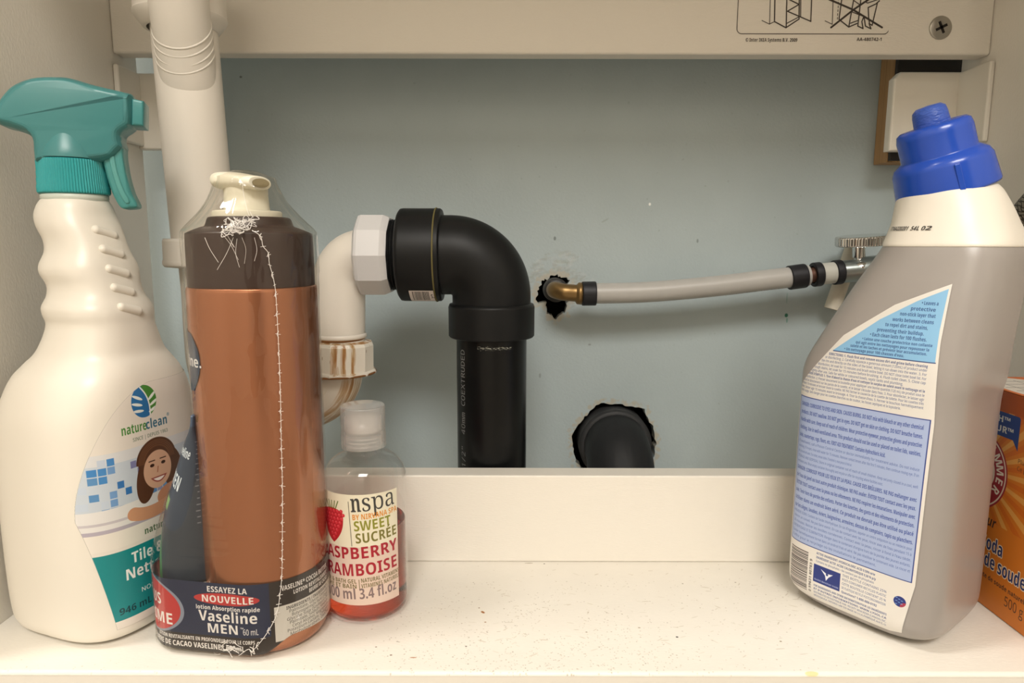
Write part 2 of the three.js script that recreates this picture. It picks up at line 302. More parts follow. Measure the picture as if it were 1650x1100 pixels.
// ------------------------------------------------------------------ plumbing
const ZP = -0.042, ZTP = -0.027, ZS = -0.109;
const pvc = std(0xe4ddd2, 0.38), abs_ = phy(0x131415, 0.45, { specularIntensity: 0.5 }), absDull = phy(0x161718, 0.55, { specularIntensity: 0.5 });
const upm = (p, d) => p.clone().add(d);
{
  // white drain: tailpiece, trap and elbow
  const base = at(547, 680, ZP);
  const t = thing('sink_drain', 'white plastic sink drain with trap and rust stained nut', 'pipe');
  const top = at(287, -60, ZTP), a = at(303, 131, ZTP), b = at(330, 400, ZTP);
  const dir = b.clone().sub(a).normalize(), up = dir.clone().negate();
  const L = top.distanceTo(b);
  part('tailpiece', latheAlong([[0.0175, -0.001], [0.0188, 0], [0.0192, 0.003], [0.0192, L]], b, top), pvc, t);
  // upper nut
  const nA = at(292, 38, ZTP), nB = top;
  const NL = nA.distanceTo(nB);
  part('slip_nut', latheAlong([[0.0193, -0.0045], [0.0215, -0.0042], [0.0255, 0.0008], [0.0268, 0.0035], [0.0268, 0.0042], [0.0264, 0.0046], [0.0262, NL]], nA, nB), pvc, t);
  // overflow branch lying along the front of the tailpiece, with moulded ridges
  {
    const ax = [at(311, 178, ZTP - 0.004), at(306, 143, ZTP + 0.0028), at(298, 80, ZTP + 0.0105), at(290, 20, ZTP + 0.0185), at(286, -20, ZTP + 0.0225), at(283, -70, ZTP + 0.024)];
    const curve = new THREE.CatmullRomCurve3(ax, false, 'centripetal');
    const br = part('overflow_branch', new THREE.TubeGeometry(curve, 60, 0.0165, 48, false), pvc, t);
    const rings = [];
    for (const py of [56, 71, 86, 100]) {
      let u = 0; for (let i = 0; i <= 200; i++) if (toPx(curve.getPointAt(i / 200))[1] > py - 12) u = i / 200;
      const r = new THREE.TorusGeometry(0.0161, 0.0008, 10, 60); r.scale(1, 1.13, 1); r.rotateX(0.5); r.applyQuaternion(new THREE.Quaternion().setFromUnitVectors(V(0, 0, 1), curve.getTangentAt(u))); const c0 = curve.getPointAt(u); r.translate(c0.x, c0.y, c0.z); rings.push(r);
    }
    part('ridges', clean(rings), pvc, br);
  }
  // lower nut of the tailpiece
  const n1 = at(331, 431, ZTP), n2 = at(328.5, 385, ZTP), nl = n1.distanceTo(n2);
  part('slip_nut', latheAlong([[0.019, 0], [0.0238, 0.0006], [0.0248, 0.002], [0.0248, 0.0045], [0.0243, 0.005], [0.0243, nl - 0.002], [0.0236, nl], [0.019, nl]], n1, n2, 64), pvc, t);
  // trap
  const trapPts = [at(332, 428, ZTP), at(336, 470, ZTP), at(340, 540, ZTP), at(346, 590, ZTP), at(366, 630, ZTP - 0.004), at(410, 655, ZTP - 0.008), at(460, 660, ZP + 0.004), at(500, 652, ZP), at(528, 637, ZP), at(543, 615, ZP), at(546, 598, ZP), at(546.5, 560, ZP), at(546.5, 545, ZP)];
  const stain = (w, h, seedStreaks) => canvas(w, h, (k) => {
    speckle(k, w, h, [228, 221, 208], 3, 40, 40); seedStreaks(k, w, h);
  });
  const rust = (k, x, y, rx, ry, a) => { for (let i = 0; i < 26; i++) { k.fillStyle = `rgba(${rnd() < 0.6 ? '148,96,44' : '176,132,78'},${a * rr(0.05, 0.3)})`; k.beginPath(); k.ellipse(x + rr(-rx, rx) * rnd(), y + rr(-ry, ry), rr(0.2, 0.6) * rx, rr(0.1, 0.4) * ry, 0, 0, 7); k.fill(); } };
  // the tube's u runs along the trap, v around it
  const tc = stain(1024, 256, (k, w, h) => { for (const v of [0.06, 0.14, 0.22, 0.3, 0.9]) for (let i = 0; i < 3; i++) rust(k, w * rr(0.72, 0.85), h * (v + rr(-0.03, 0.03)), 70, 7, 0.9); });
  part('trap_bend', tubeThrough(trapPts, 0.0162, 160, 40), std(0xffffff, 0.4, { map: tex(tc) }), t, 'white trap bend with brown leak stains');
  // rusty slip nut on the trap outlet
  const r0 = at(546.5, 598, ZP), r1 = at(547, 546, ZP), rl = r0.distanceTo(r1);
  const nutC = stain(1024, 256, (k, w, h) => {
    for (let i = 0; i < 40; i++) rust(k, w * rnd(), h * 0.95, 30, 14, 1.2);
    for (let i = 0; i < 40; i++) rust(k, w * rnd(), h * 0.08, 30, 12, 1.2);
    for (const u of [0.52, 0.6, 0.66, 0.7, 0.3, 0.02, 0.06, 0.1, 0.93]) { rust(k, w * u, h * 0.35, 18, 70, 1); rust(k, w * u, h * 0.3, 10, 40, 1.4); }
    for (let i = 0; i < 50; i++) { k.fillStyle = 'rgba(110,70,30,.7)'; k.fillRect(rr(0, w), rr(20, h - 20), 4, 4); }
  });
  const nut = part('trap_nut', toCreasedNormals(latheAlong([[0.0166, 0], [0.0252, 0], [0.0255, 0.0008], [0.0252, 0.0018], [0.0236, 0.0026], [0.0232, rl - 0.0032], [0.0222, rl - 0.0012], [0.0172, rl]], r0, r1, 12), 0.3), std(0xffffff, 0.42, { map: tex(nutC) }), t, 'white faceted nut with rust stains');
  const rustMat = std(0x7d5228, 0.85);
  const ring = (r, y, w) => { const g = new THREE.TorusGeometry(r, w, 10, 60); g.rotateX(Math.PI / 2); g.translate(r0.x, y, r0.z); return g; };
  part('rust_ring', clean([ring(0.0172, r1.y + 0.0006, 0.0011), ring(0.0246, r0.y - 0.0003, 0.0007)]), rustMat, nut, 'brown rust ring');
  // elbow up and over to the translucent nut
  const eb = [at(547, 548, ZP), at(547, 500, ZP)], cx = at(590, 455, ZP), R = 0.0185, pts = [eb[0], eb[1]];
  const e0 = at(547, 455, ZP); const c0 = V(e0.x + R, e0.y, ZP);
  for (let i = 0; i <= 10; i++) { const an = Math.PI - i / 10 * Math.PI / 2; pts.push(V(c0.x + R * Math.cos(an), c0.y + R * Math.sin(an), ZP)); }
  const axisY = c0.y + R;
  pts.push(V(at(640, 411, ZP).x, axisY, ZP));
  part('elbow', tubeThrough(pts, 0.0172, 120, 44), pvc, t);
  const collarG = latheAlong([[0.0172, 0], [0.0183, 0.0006], [0.0185, 0.0022], [0.0176, 0.0034]], r1.clone().add(V(0, 0.0008, 0)), r1.clone().add(V(0, 1, 0)));
  part('elbow_rim', collarG, pvc, t);
  const nx0 = at(578, 411, ZP).x, nx1 = at(632, 411, ZP).x;
  const clear = phy(0xe9e9ea, 0.32, { transmission: 0.45, thickness: 0, specularIntensity: 0.6 });
  const tn = latheAlong([[0.0176, 0], [0.0235, 0.0004], [0.0268, 0.0022], [0.0274, 0.004], [0.0274, nx1 - nx0 - 0.004], [0.0262, nx1 - nx0 - 0.0012], [0.0252, nx1 - nx0], [0.0239, nx1 - nx0]], V(nx0, axisY, ZP), V(nx1, axisY, ZP), 10);
  part('coupling_nut', toCreasedNormals(tn, 0.3), std(0xd4d3d4, 0.3), t, 'translucent grey faceted coupling nut');

  // black drain
  const d = thing('drain_pipe', 'black plastic drain elbow with coupling and vertical pipe', 'pipe');
  const hx0 = at(645, 411, ZP).x, hx1 = at(713, 411, ZP).x, tx0 = at(606, 411, ZP).x;
  const prof = []; for (let i = 0; i < 9; i++) { const x = i * 0.0018; prof.push([0.0222, x], [0.0234, x + 0.0006], [0.0234, x + 0.001], [0.0222, x + 0.0016]); }
  part('threads', latheAlong([...prof, [0.0225, hx0 - tx0 + 0.001]], V(tx0, axisY, ZP), V(1, axisY, ZP)), absDull, d);
  const HL = hx1 - hx0;
  const hub = part('coupling', latheAlong([[0.021, 0], [0.0288, 0], [0.0305, 0.0012], [0.0308, 0.003], [0.0308, HL - 0.001], [0.03, HL], [0.025, HL]], V(hx0, axisY, ZP), V(1, axisY, ZP)), abs_, d);
  const cement = latheAlong([[0.0268, 0], [0.0312, 0.0001], [0.0314, 0.0006], [0.0312, 0.0011], [0.0268, 0.0012]], V(at(703, 411, ZP).x, axisY, ZP), V(1, axisY, ZP));
  part('cement_line', cement, std(0x6d6438, 0.6), d, 'olive line of pipe cement');
  // sticker with bars on the lower front of the coupling
  const stc = canvas(256, 120, (k) => { k.fillStyle = '#ddd3ce'; k.fillRect(0, 0, 256, 120); k.fillStyle = '#37322f'; let x = 30; while (x < 190) { const w = rr(2, 8); k.fillRect(x, 8, w, 92); x += w + rr(3, 7); } fit(k, 'S.', 208, 70, 34, 56); });
  const sx0 = at(659, 475, ZP + 0.02).x, sx1 = at(701, 475, ZP + 0.02).x;
  part('barcode_sticker', patch((u, v) => { const an = (-76 + 30 * v) * D2R; return V(sx0 + (sx1 - sx0) * u, axisY + 0.0311 * Math.sin(an), ZP + 0.0311 * Math.cos(an)); }, 6, 12), std(0xffffff, 0.5, { map: tex(stc) }), hub, 'small white barcode sticker');
  const vx = at(792, 480, ZP).x, RB = 0.0272, rE = 0.0264, ex = vx - RB, ey = axisY - RB, ep = [V(hx1 - 0.004, axisY, ZP), V((hx1 + ex) / 2, axisY, ZP)];
  for (let i = 0; i <= 14; i++) { const an = Math.PI / 2 - i / 14 * Math.PI / 2; ep.push(V(ex + RB * Math.cos(an), ey + RB * Math.sin(an), ZP)); }
  const cyTop = at(790, 489, ZP).y, cyBot = at(790, 549, ZP + 0.02).y;
  ep.push(V(vx, cyTop - 0.004, ZP));
  part('elbow', tubeThrough(ep, rE, 120, 56), abs_, d);
  const nub = new THREE.SphereGeometry(0.0035, 16, 12); const np = at(817, 411, ZP); nub.translate(np.x, np.y, ZP); part('mould_nub', nub, abs_, d);
  part('collar', latheAlong([[0.024, 0], [0.0282, 0.0002], [0.0291, 0.0012], [0.0292, cyTop - cyBot - 0.002], [0.0284, cyTop - cyBot], [0.0255, cyTop - cyBot + 0.0006]], V(vx, cyBot, ZP), V(vx, 1, ZP)), abs_, d);
  const rP = 0.0239;
  const vp = part('vertical_pipe', latheAlong([[0.0001, 0], [rP, 0], [rP, cyBot + 0.06]], V(vx, -0.04, ZP), V(vx, 1, ZP)), phy(0x0e0f10, 0.3, { specularIntensity: 0.5 }), d);
  const ptc = canvas(1500, 140, (k, w, h) => { k.fillStyle = 'rgba(150,150,150,.75)'; fit(k, '1-1/2"  40mm COEXTRUDED', 30, 100, 1430, 92, '', 'monospace'); });
  const py0 = 0.045, py1 = cyBot - 0.004;
  part('pipe_print', patch((u, v) => { const an = (-62 + 22 * u) * D2R; return V(vx + (rP + 0.0002) * Math.sin(an), py0 + (py1 - py0) * v, ZP + (rP + 0.0002) * Math.cos(an)); }, 10, 4), std(0xffffff, 0.5, { map: (() => { const c2 = canvas(140, 1500, (k) => { k.translate(0, 1500); k.rotate(-Math.PI / 2); k.drawImage(ptc, 0, 0); }); return tex(c2); })(), transparent: true }), vp, 'grey printed lettering along the pipe');
  const smc = canvas(256, 64, (k) => { for (let i = 0; i < 160; i++) { k.fillStyle = `rgba(${rnd() < 0.6 ? '120,122,112' : '180,180,168'},${rr(0.1, 0.4)})`; k.beginPath(); k.ellipse(rr(10, 246), 20 + rr(-14, 22) * rnd(), rr(1, 9), rr(1, 4), 0, 0, 7); k.fill(); } });
  part('cement_smear', patch((u, v) => { const an = (-24 + 60 * u) * D2R; return V(vx + (rP + 0.0002) * Math.sin(an), cyBot - 0.0085 + 0.006 * v, ZP + (rP + 0.0002) * Math.cos(an)); }, 14, 2), std(0xffffff, 0.5, { map: tex(smc), transparent: true }), vp, 'grey cement smear under the collar');

  // stub in the wall
  const s = thing('wall_stub_pipe', 'black stub pipe sticking out of the broken lower wall hole', 'pipe', [hubAt.x, hubAt.y, ZW]);
  part('socket', latheAlong([[0.0235, 0.011], [0.0275, 0.0105], [hubR, 0.0095], [hubR, -0.04], [0.0235, -0.04]].reverse(), V(0, 0, 0), V(0, 0, 1)), std(0x2c2d2f, 0.6), s);
  part('pipe_bend', tubeThrough([V(0, 0, -0.04), V(0, 0, 0.004), V(0.0005, -0.001, 0.014), V(0.001, -0.007, 0.026), V(0.0015, -0.018, 0.034), V(0.002, -0.032, 0.037), V(0.002, -0.06, 0.038), V(0.002, -0.11, 0.038)], 0.0268, 80, 48), phy(0x1d1e20, 0.6, { specularIntensity: 0.6, bumpMap: bumpTex(256, 256, 14, 14), bumpScale: 0.0006 }), s);
}
{
  // supply line
  const t = thing('supply_pipe', 'grey plastic water pipe with black crimp rings and brass elbow', 'pipe');
  const brass = std(0x8a6f48, 0.38, { metalness: 0.85 }), crimp = std(0x26262a, 0.5, { metalness: 0.4 });
  const P = (px, py) => at(px, py, ZS);
  const pexC = canvas(2048, 128, (k, w, h) => { speckle(k, w, h, [176, 174, 170], 2, 60, 30); k.fillStyle = 'rgba(60,56,54,.8)'; k.save(); k.translate(w * 0.63, h * 0.2); for (let i = 0; i < 46; i++) { k.fillStyle = `rgba(60,56,54,${i > 12 ? 0.85 : 0.3})`; k.fillRect(i * 11, rr(-3, 3), rr(3, 8), rr(5, 13)); } k.restore(); });
  const pts = [P(938, 473), P(965, 472.5), P(1030, 471), P(1100, 466), P(1170, 459), P(1235, 451), P(1302, 443.5)];
  part('pipe', tubeThrough(pts, 0.0080, 100, 32), std(0xffffff, 0.4, { map: tex(pexC) }), t);
  const ringAt = (x0, y0, x1, y1, r, mat, name, label) => { const a = P(x0, y0), b = P(x1, y1), l = a.distanceTo(b); return part(name, latheAlong([[r - 0.0025, 0], [r, 0], [r + 0.0002, 0.0008], [r + 0.0002, l - 0.0008], [r, l], [r - 0.0025, l]], a, b, 48), mat, t, label); };
  ringAt(938, 473, 960, 472.7, 0.0092, crimp, 'crimp_ring'); ringAt(1271, 447.5, 1297, 444, 0.0092, crimp, 'crimp_ring');
  // brass elbow turning into the wall
  const eb = [at(893, 466, ZW - 0.02), at(893.5, 466.5, ZW + 0.006), at(897, 468, ZS - 0.004), at(908, 470.5, ZS), at(925, 472, ZS), at(940, 473, ZS)];
  part('brass_elbow', tubeThrough(eb, 0.0066, 60, 32), brass, t, 'dull brass elbow');
  const a = at(931, 472.4, ZS), b = at(938, 473, ZS); part('brass_elbow_collar', latheAlong([[0.006, -0.002], [0.0085, 0], [0.0087, a.distanceTo(b)], [0.006, a.distanceTo(b)]], a, b, 32), brass, t);
  const g0 = at(893, 466, ZW + 0.002); part('crimp_ring', latheAlong([[0.0066, 0], [0.0095, 0], [0.0097, 0.001], [0.0097, 0.011], [0.0066, 0.0115]], g0, g0.clone().add(V(0.1, 0, 1)), 40), std(0x4a4a4a, 0.5, { metalness: 0.5 }), t);
  // rings towards the valve
  const neck = [P(1300, 444), P(1313, 442.5)], nl = neck[0].distanceTo(neck[1]);
  part('neck', latheAlong([[0.0058, 0], [0.0058, nl]], ...neck, 32), std(0x6a4a3c, 0.5, { metalness: 0.5 }), t);
  ringAt(1310, 442.7, 1322, 441.3, 0.0092, crimp, 'crimp_ring');
  const w0 = P(1318, 441.8), w1 = P(1365, 437); part('pipe_end', latheAlong([[0.0082, 0], [0.0083, w0.distanceTo(w1)]], w0, w1, 40), std(0xc3c3bb, 0.4), t);
  ringAt(1343, 439.2, 1355, 438, 0.0093, crimp, 'crimp_ring');

  // shut-off valve
  const v = thing('shutoff_valve', 'chrome water shut-off valve with flat oval handle', 'valve');
  const chrome = std(0xd8d8d6, 0.14, { metalness: 1 }), dullChrome = std(0x9aa2a0, 0.28, { metalness: 0.85 });
  const b0 = P(1354, 438), b1 = P(1440, 430), bl = b0.distanceTo(b1);
  part('body', latheAlong([[0.007, 0], [0.0086, 0.0006], [0.0086, 0.014], [0.0102, 0.016], [0.0102, bl - 0.004], [0.006, bl]], b0, b1, 40), dullChrome, v);
  const st0 = at(1384, 432, ZS), st1 = at(1384, 388, ZS), sl = st0.distanceTo(st1);
  part('stem', latheAlong([[0.0085, 0], [0.0085, 0.004], [0.0034, 0.0065], [0.0034, 0.008], [0.0046, 0.0085], [0.0046, sl]], st0, st1, 32), chrome, v);
  const hp = at(1392, 385, ZS); const hs = new THREE.Shape(); const N = 560;
  for (let i = 0; i < N; i++) { const an = i / N * 6.28319, k = 1 + 0.01 * Math.cos(an * 56); hs[i ? 'lineTo' : 'moveTo'](0.0195 * k * Math.cos(an), 0.0125 * k * Math.sin(an)); }
  hs.closePath(); const hg = new THREE.ExtrudeGeometry(hs, { depth: 0.0048, bevelEnabled: true, bevelThickness: 0.0014, bevelSize: 0.0014, bevelSegments: 4, curveSegments: 8 }); hg.rotateX(-Math.PI / 2); hg.rotateZ(0.07); hg.rotateX(0.08); hg.translate(hp.x, hp.y - 0.0035, hp.z);
  part('handle', hg, chrome, v, 'polished chrome oval handle');
  const e0 = at(1374, 402, ZW + 0.012), e1 = at(1346, 482, ZW + 0.012);
  part('escutcheon', tubeThrough([e0.clone().lerp(e1, -0.15), e0, e0.clone().lerp(e1, 0.5), e1, e0.clone().lerp(e1, 1.2)], 0.0062, 30, 20), std(0xcfc8b8, 0.5), v, 'cream plastic strip behind the valve');
  // braided hose
  const h = thing('braided_hose', 'braided steel hose running up beside the right cabinet panel', 'hose');
  const bc = canvas(512, 256, (k) => { k.fillStyle = '#4b453c'; k.fillRect(0, 0, 512, 256); for (let i = -8; i < 24; i++) for (let j = 0; j < 16; j++) { const x = i * 32 + (j % 2) * 16, y = j * 16; k.save(); k.translate(x, y + 8); k.rotate(j % 2 ? 0.75 : -0.75); k.fillStyle = j % 2 ? '#b9b1a2' : '#a39b8c'; k.fillRect(-12, -5, 24, 10); k.fillStyle = '#6a6255'; k.fillRect(-12, -1, 24, 2); k.restore(); } });
  const bt = tex(bc); bt.wrapS = bt.wrapT = THREE.RepeatWrapping; bt.repeat.set(6, 1);
  const hq = [P(1438, 430), at(1500, 440, -0.09), at(1570, 425, -0.058), at(1620, 375, -0.03), at(1655, 335, -0.008), at(1686, 292, 0.006), V(0.32, 0.33, -0.002), V(0.31, 0.44, -0.02)];
  part('hose', tubeThrough(hq, 0.0068, 140, 24), std(0xffffff, 0.4, { map: bt, metalness: 0.5, bumpMap: bt, bumpScale: 0.0008 }), h);
  const fp = at(1668, 385, -0.036), fr = latheAlong([[0.006, 0], [0.0075, 0], [0.0075, 0.004], [0.006, 0.004]], hq[3].clone().lerp(hq[4], 0.05), hq[4], 32);
  part('red_band', fr, std(0xa02a2c, 0.5), h, 'red band on the hose');
}

// ------------------------------------------------------------------ spray bottle
{
  const t = thing('spray_bottle', 'white spray bottle with teal trigger head and child bathing label', 'bottle', [-0.2243, 0.0004, 0.0535], -20 * D2R);
  const body = std(0xece6da, 0.34);
  const S = [[0, -0.003, 0, 0.033, 0.0325, 3.4], [0.0012, -0.003, 0, 0.037, 0.0365, 3.4], [0.004, -0.003, 0, 0.0398, 0.0395, 3.4], [0.012, -0.0032, 0, 0.0415, 0.041, 3.4], [0.035, -0.0034, 0, 0.042, 0.0415, 3.4], [0.065, -0.0034, 0, 0.042, 0.0415, 3.4], [0.095, -0.0032, 0, 0.0415, 0.041, 3.4], [0.115, -0.0022, 0, 0.0402, 0.0402, 3.3], [0.127, -0.0005, 0, 0.0383, 0.038, 3.1], [0.136, 0.0008, 0, 0.0355, 0.035, 2.95], [0.1425, 0.0022, 0, 0.0318, 0.031, 2.75], [0.148, 0.0036, 0, 0.0277, 0.0275, 2.65], [0.156, 0.005, 0, 0.0249, 0.0246, 2.6], [0.163, 0.0053, 0, 0.0234, 0.0228, 2.6], [0.168, 0.0046, 0, 0.0237, 0.0236, 2.6], [0.172, 0.0039, 0, 0.0233, 0.0234, 2.6], [0.1775, 0.0036, 0, 0.0211, 0.0206, 2.6], [0.183, 0.0028, 0, 0.0203, 0.0197, 2.6], [0.189, 0.0006, 0, 0.0209, 0.0211, 2.6], [0.1935, 0, 0, 0.0205, 0.0207, 2.6], [0.2, 0, 0, 0.0184, 0.0179, 2.6], [0.206, -0.0014, 0, 0.0178, 0.0172, 2.55], [0.213, -0.0045, 0, 0.0179, 0.0181, 2.5], [0.2185, -0.0064, 0, 0.0175, 0.0178, 2.4], [0.2235, -0.0064, 0, 0.0163, 0.0165, 2.3], [0.2266, -0.0061, 0, 0.0148, 0.015, 2.2]];
  part('body', loft(S, 120, { sub: 5 }), body, t);
  // finger pegs
  const pegMat = body, R = sectionsFine(S, 5), secAt = (y) => R.reduce((a, b) => Math.abs(b[0] - y) < Math.abs(a[0] - y) ? b : a);
  for (const y of [0.2098, 0.2, 0.19, 0.1803, 0.1705]) {
    const g = new THREE.CapsuleGeometry(0.0024, 0.009, 6, 14); g.rotateZ(Math.PI / 2 - 0.3);
    const th = 0, [x, z] = sp(secAt(y), th); g.rotateY(Math.PI / 2 - 0.12); g.translate(x - 0.0006, y, z + 0.0008); part('finger_peg', g, pegMat, t);
  }
  // neck and collar
  const cx = -0.006;
  part('neck_ring', latheAlong([[0.0145, 0.225], [0.0155, 0.2272], [0.0155, 0.2292], [0.0135, 0.23]], V(cx, 0, 0), V(cx, 1, 0)), std(0xcfd6cc, 0.35), t);
  const teal = phy(0x46888a, 0.32, {}), tealLight = phy(0x35a3a6, 0.34);
  const N = 240, rows = [[0.01345, 0.2294], [0.01597, 0.2296], [0.01622, 0.2305], [0.01622, 0.2335], [0.01597, 0.234], [0.01597, 0.237], [0.01581, 0.2374], [0.01581, 0.2405], [0.01565, 0.2409], [0.01565, 0.2462], [0.01532, 0.247], [0.00978, 0.2472]];
  const col = patch((u, v) => { const f = v * (rows.length - 1), i = Math.min(rows.length - 2, Math.floor(f)), k = f - i, r = rows[i][0] + (rows[i + 1][0] - rows[i][0]) * k, y = rows[i][1] + (rows[i + 1][1] - rows[i][1]) * k, rib = i > 1 && i < 10 ? 0.00028 * Math.cos(u * 6.28319 * 80) : 0, a = u * 6.28319; return V(cx + (r + rib) * Math.cos(a), y, -(r + rib) * Math.sin(a)); }, 480, rows.length - 1);
  part('collar', col, tealLight, t, 'bright teal ribbed screw collar');
  // head: side profile in the plane of the nozzle
  const HA = 20 * D2R, o = t.localToWorld.call((t.updateMatrixWorld(true), t), V(cx, 0, 0)), ca = Math.cos(HA), sa = Math.sin(HA);   // the head is screwed on a little askew
  const loc = (px, py) => { const d = rayDir(px, py), n = V(sa, 0, ca); const k = o.clone().sub(camera.position).dot(n) / d.dot(n); const q = camera.position.clone().addScaledVector(d, k).sub(o); return new THREE.Vector2(q.x * ca - q.z * sa, q.y); };
  const shape = (pts) => { const s = new THREE.Shape(); const P = pts.map(([x, y]) => loc(x, y)); s.moveTo(P[0].x, P[0].y); for (let i = 1; i < P.length; i++) s.lineTo(P[i].x, P[i].y); s.closePath(); return s; };
  const smoothPts = (pts, n = 6) => { const c = new THREE.CatmullRomCurve3(pts.map(([x, y]) => V(x, y, 0)), true, 'centripetal', 0.5); return c.getPoints(pts.length * n).slice(0, -1).map((p) => [p.x, p.y]); };
  const ext = (s, half, bev, size = bev) => { const g = new THREE.ExtrudeGeometry(s, { depth: 2 * (half - bev), bevelEnabled: true, bevelThickness: bev, bevelSize: size, bevelOffset: -size, bevelSegments: 6 }); g.translate(0, 0, -(half - bev)); g.rotateY(HA + 20 * D2R); g.translate(cx, 0, 0); return toCreasedNormals(g, 0.6); };
  const head = [[1, 190], [2, 180], [10, 165], [28, 145], [58, 132], [100, 129.5], [118, 131], [160, 143], [205, 153.5], [217, 157], [218, 163], [217, 206], [212, 211], [201, 219], [200, 228], [203, 240], [196, 248], [186, 258], [170, 263], [66, 263], [63, 252], [60, 226], [52, 219], [30, 210], [4, 202]];
  part('trigger_head', ext(shape(smoothPts(head, 4)), 0.0125, 0.0065, 0.0035), teal, t, 'teal plastic spray head');
  const skirt = latheAlong([[0.0158, 0.2474], [0.0157, 0.25], [0.0145, 0.2535], [0.0115, 0.262], [0.008, 0.268]], V(cx, 0, 0), V(cx, 1, 0)); part('head_skirt', skirt, teal, t);
  part('trigger', ext(shape(smoothPts([[170, 246], [186, 236], [200, 232], [203, 255], [208, 285], [216, 312], [225, 334], [213, 337], [200, 336], [190, 322], [181, 300], [174, 275]], 4)), 0.0085, 0.002), phy(0x4a9492, 0.34), t, 'teal finger trigger');
  part('trigger_rib', ext(shape(smoothPts([[182, 252], [188, 252], [195, 280], [206, 310], [214, 328], [208, 329], [197, 312], [187, 284]], 4)), 0.0095, 0.001), phy(0x5aa09c, 0.34), t);
  part('nozzle', ext(shape([[217, 164], [236, 168], [235.5, 207], [217, 206]]), 0.0095, 0.0012), phy(0x468f90, 0.3), t);
  // printed label on the front (nozzle side) face
  const z0 = 0.0385, z1 = -0.0385, y0 = 0.006, y1 = 0.1335, SC = 9000;
  const lc = canvas((z0 - z1) * SC, (y1 - y0) * SC, (k, w, h) => {
    const X = (z) => (z0 - z * 0.93) * SC, Y = (y) => (y1 - y) * SC;
    k.clearRect(0, 0, w, h);
    k.save(); k.beginPath(); k.moveTo(X(0.031), Y(0.008)); k.lineTo(X(0.0412), Y(0.068)); k.bezierCurveTo(X(0.041), Y(0.1), X(0.028), Y(0.128), X(0.002), Y(0.133)); k.lineTo(X(-0.0415), Y(0.1335)); k.lineTo(X(-0.0415), Y(0.008)); k.closePath();
    k.fillStyle = '#e9e2d8'; k.fill(); k.clip();
    // bathroom tiles
    k.fillStyle = '#c9d3de'; k.fillRect(0, Y(0.101), w, Y(0.069) - Y(0.101));
    k.fillStyle = '#dfe0e2'; k.fillRect(0, Y(0.101), w, Y(0.0955) - Y(0.101));
    const cs = ['#2e6fb4', '#5a8fc4', '#7f7fae', '#a9b9d4', '#3f86c8', '#9aa4c8', '#c6d2e2', '#6f9bd0'];
    for (let i = 0; i < 24; i++) for (let j = 0; j < 7; j++) { if (j < 2 && rnd() < 0.65 || rnd() < 0.35) continue; k.fillStyle = cs[Math.floor(rnd() * cs.length)]; k.globalAlpha = i < 9 ? 0.95 : 0.7; k.fillRect(X(0.041) + i * 32, Y(0.0985) + j * 38, 28, 33); } k.globalAlpha = 1;
    k.fillStyle = '#e6e4e2'; k.beginPath(); k.moveTo(0, Y(0.0725)); k.lineTo(w, Y(0.0755)); k.lineTo(w, Y(0.06)); k.lineTo(0, Y(0.06)); k.fill();
    k.fillStyle = '#c9c3c8'; k.fillRect(0, Y(0.0665), w, 12); k.fillStyle = '#b6aebb'; k.fillRect(0, Y(0.0625), w, 22);
    // child leaning on the tub
    k.fillStyle = '#5b3a28'; k.beginPath(); k.ellipse(X(0.0015), Y(0.0918), 104, 100, 0.15, 0, 7); k.fill(); k.beginPath(); k.ellipse(X(0.009), Y(0.083), 52, 120, 0.2, 0, 7); k.fill(); k.beginPath(); k.ellipse(X(-0.009), Y(0.083), 60, 120, -0.2, 0, 7); k.fill();
    k.fillStyle = '#c98f6e'; k.beginPath(); k.ellipse(X(-0.011), Y(0.069), 120, 66, 0.1, 0, 7); k.fill();
    k.fillStyle = '#dcb093'; k.beginPath(); k.ellipse(X(0.0015), Y(0.0858), 78, 92, 0.1, 0, 7); k.fill();
    k.strokeStyle = '#d39b78'; k.lineWidth = 62; k.lineCap = 'round'; k.beginPath(); k.moveTo(X(0.0185), Y(0.0665)); k.quadraticCurveTo(X(0.004), Y(0.0605), X(-0.016), Y(0.071)); k.stroke();
    k.fillStyle = '#3a2218'; for (const q of [0.005, -0.0025]) { k.beginPath(); k.ellipse(X(q), Y(0.0885), 12, 8, 0, 0, 7); k.fill(); k.fillRect(X(q) - 18, Y(0.0912), 36, 5); }
    k.strokeStyle = '#b0684e'; k.lineWidth = 5; k.beginPath(); k.moveTo(X(0.0012), Y(0.087)); k.lineTo(X(0.0018), Y(0.0842)); k.stroke();
    k.fillStyle = '#fff4ec'; k.strokeStyle = '#a04a40'; k.lineWidth = 6; k.beginPath(); k.moveTo(X(0.0058), Y(0.0815)); k.quadraticCurveTo(X(0.001), Y(0.0765), X(-0.0036), Y(0.0815)); k.closePath(); k.fill(); k.stroke();
    k.strokeStyle = '#6b4630'; k.lineWidth = 12; for (let i = 0; i < 9; i++) { k.beginPath(); k.arc(X(0.0015), Y(0.0905), 74 + i * 4, Math.PI * 1.02, Math.PI * 1.98); k.stroke(); k.strokeStyle = i % 2 ? '#5b3a28' : '#7a5138'; }
    k.fillStyle = '#ece6dc'; k.beginPath(); k.moveTo(0, Y(0.0605)); k.lineTo(w, Y(0.0605)); k.lineTo(w, Y(0.0515)); k.lineTo(0, Y(0.0515)); k.fill();
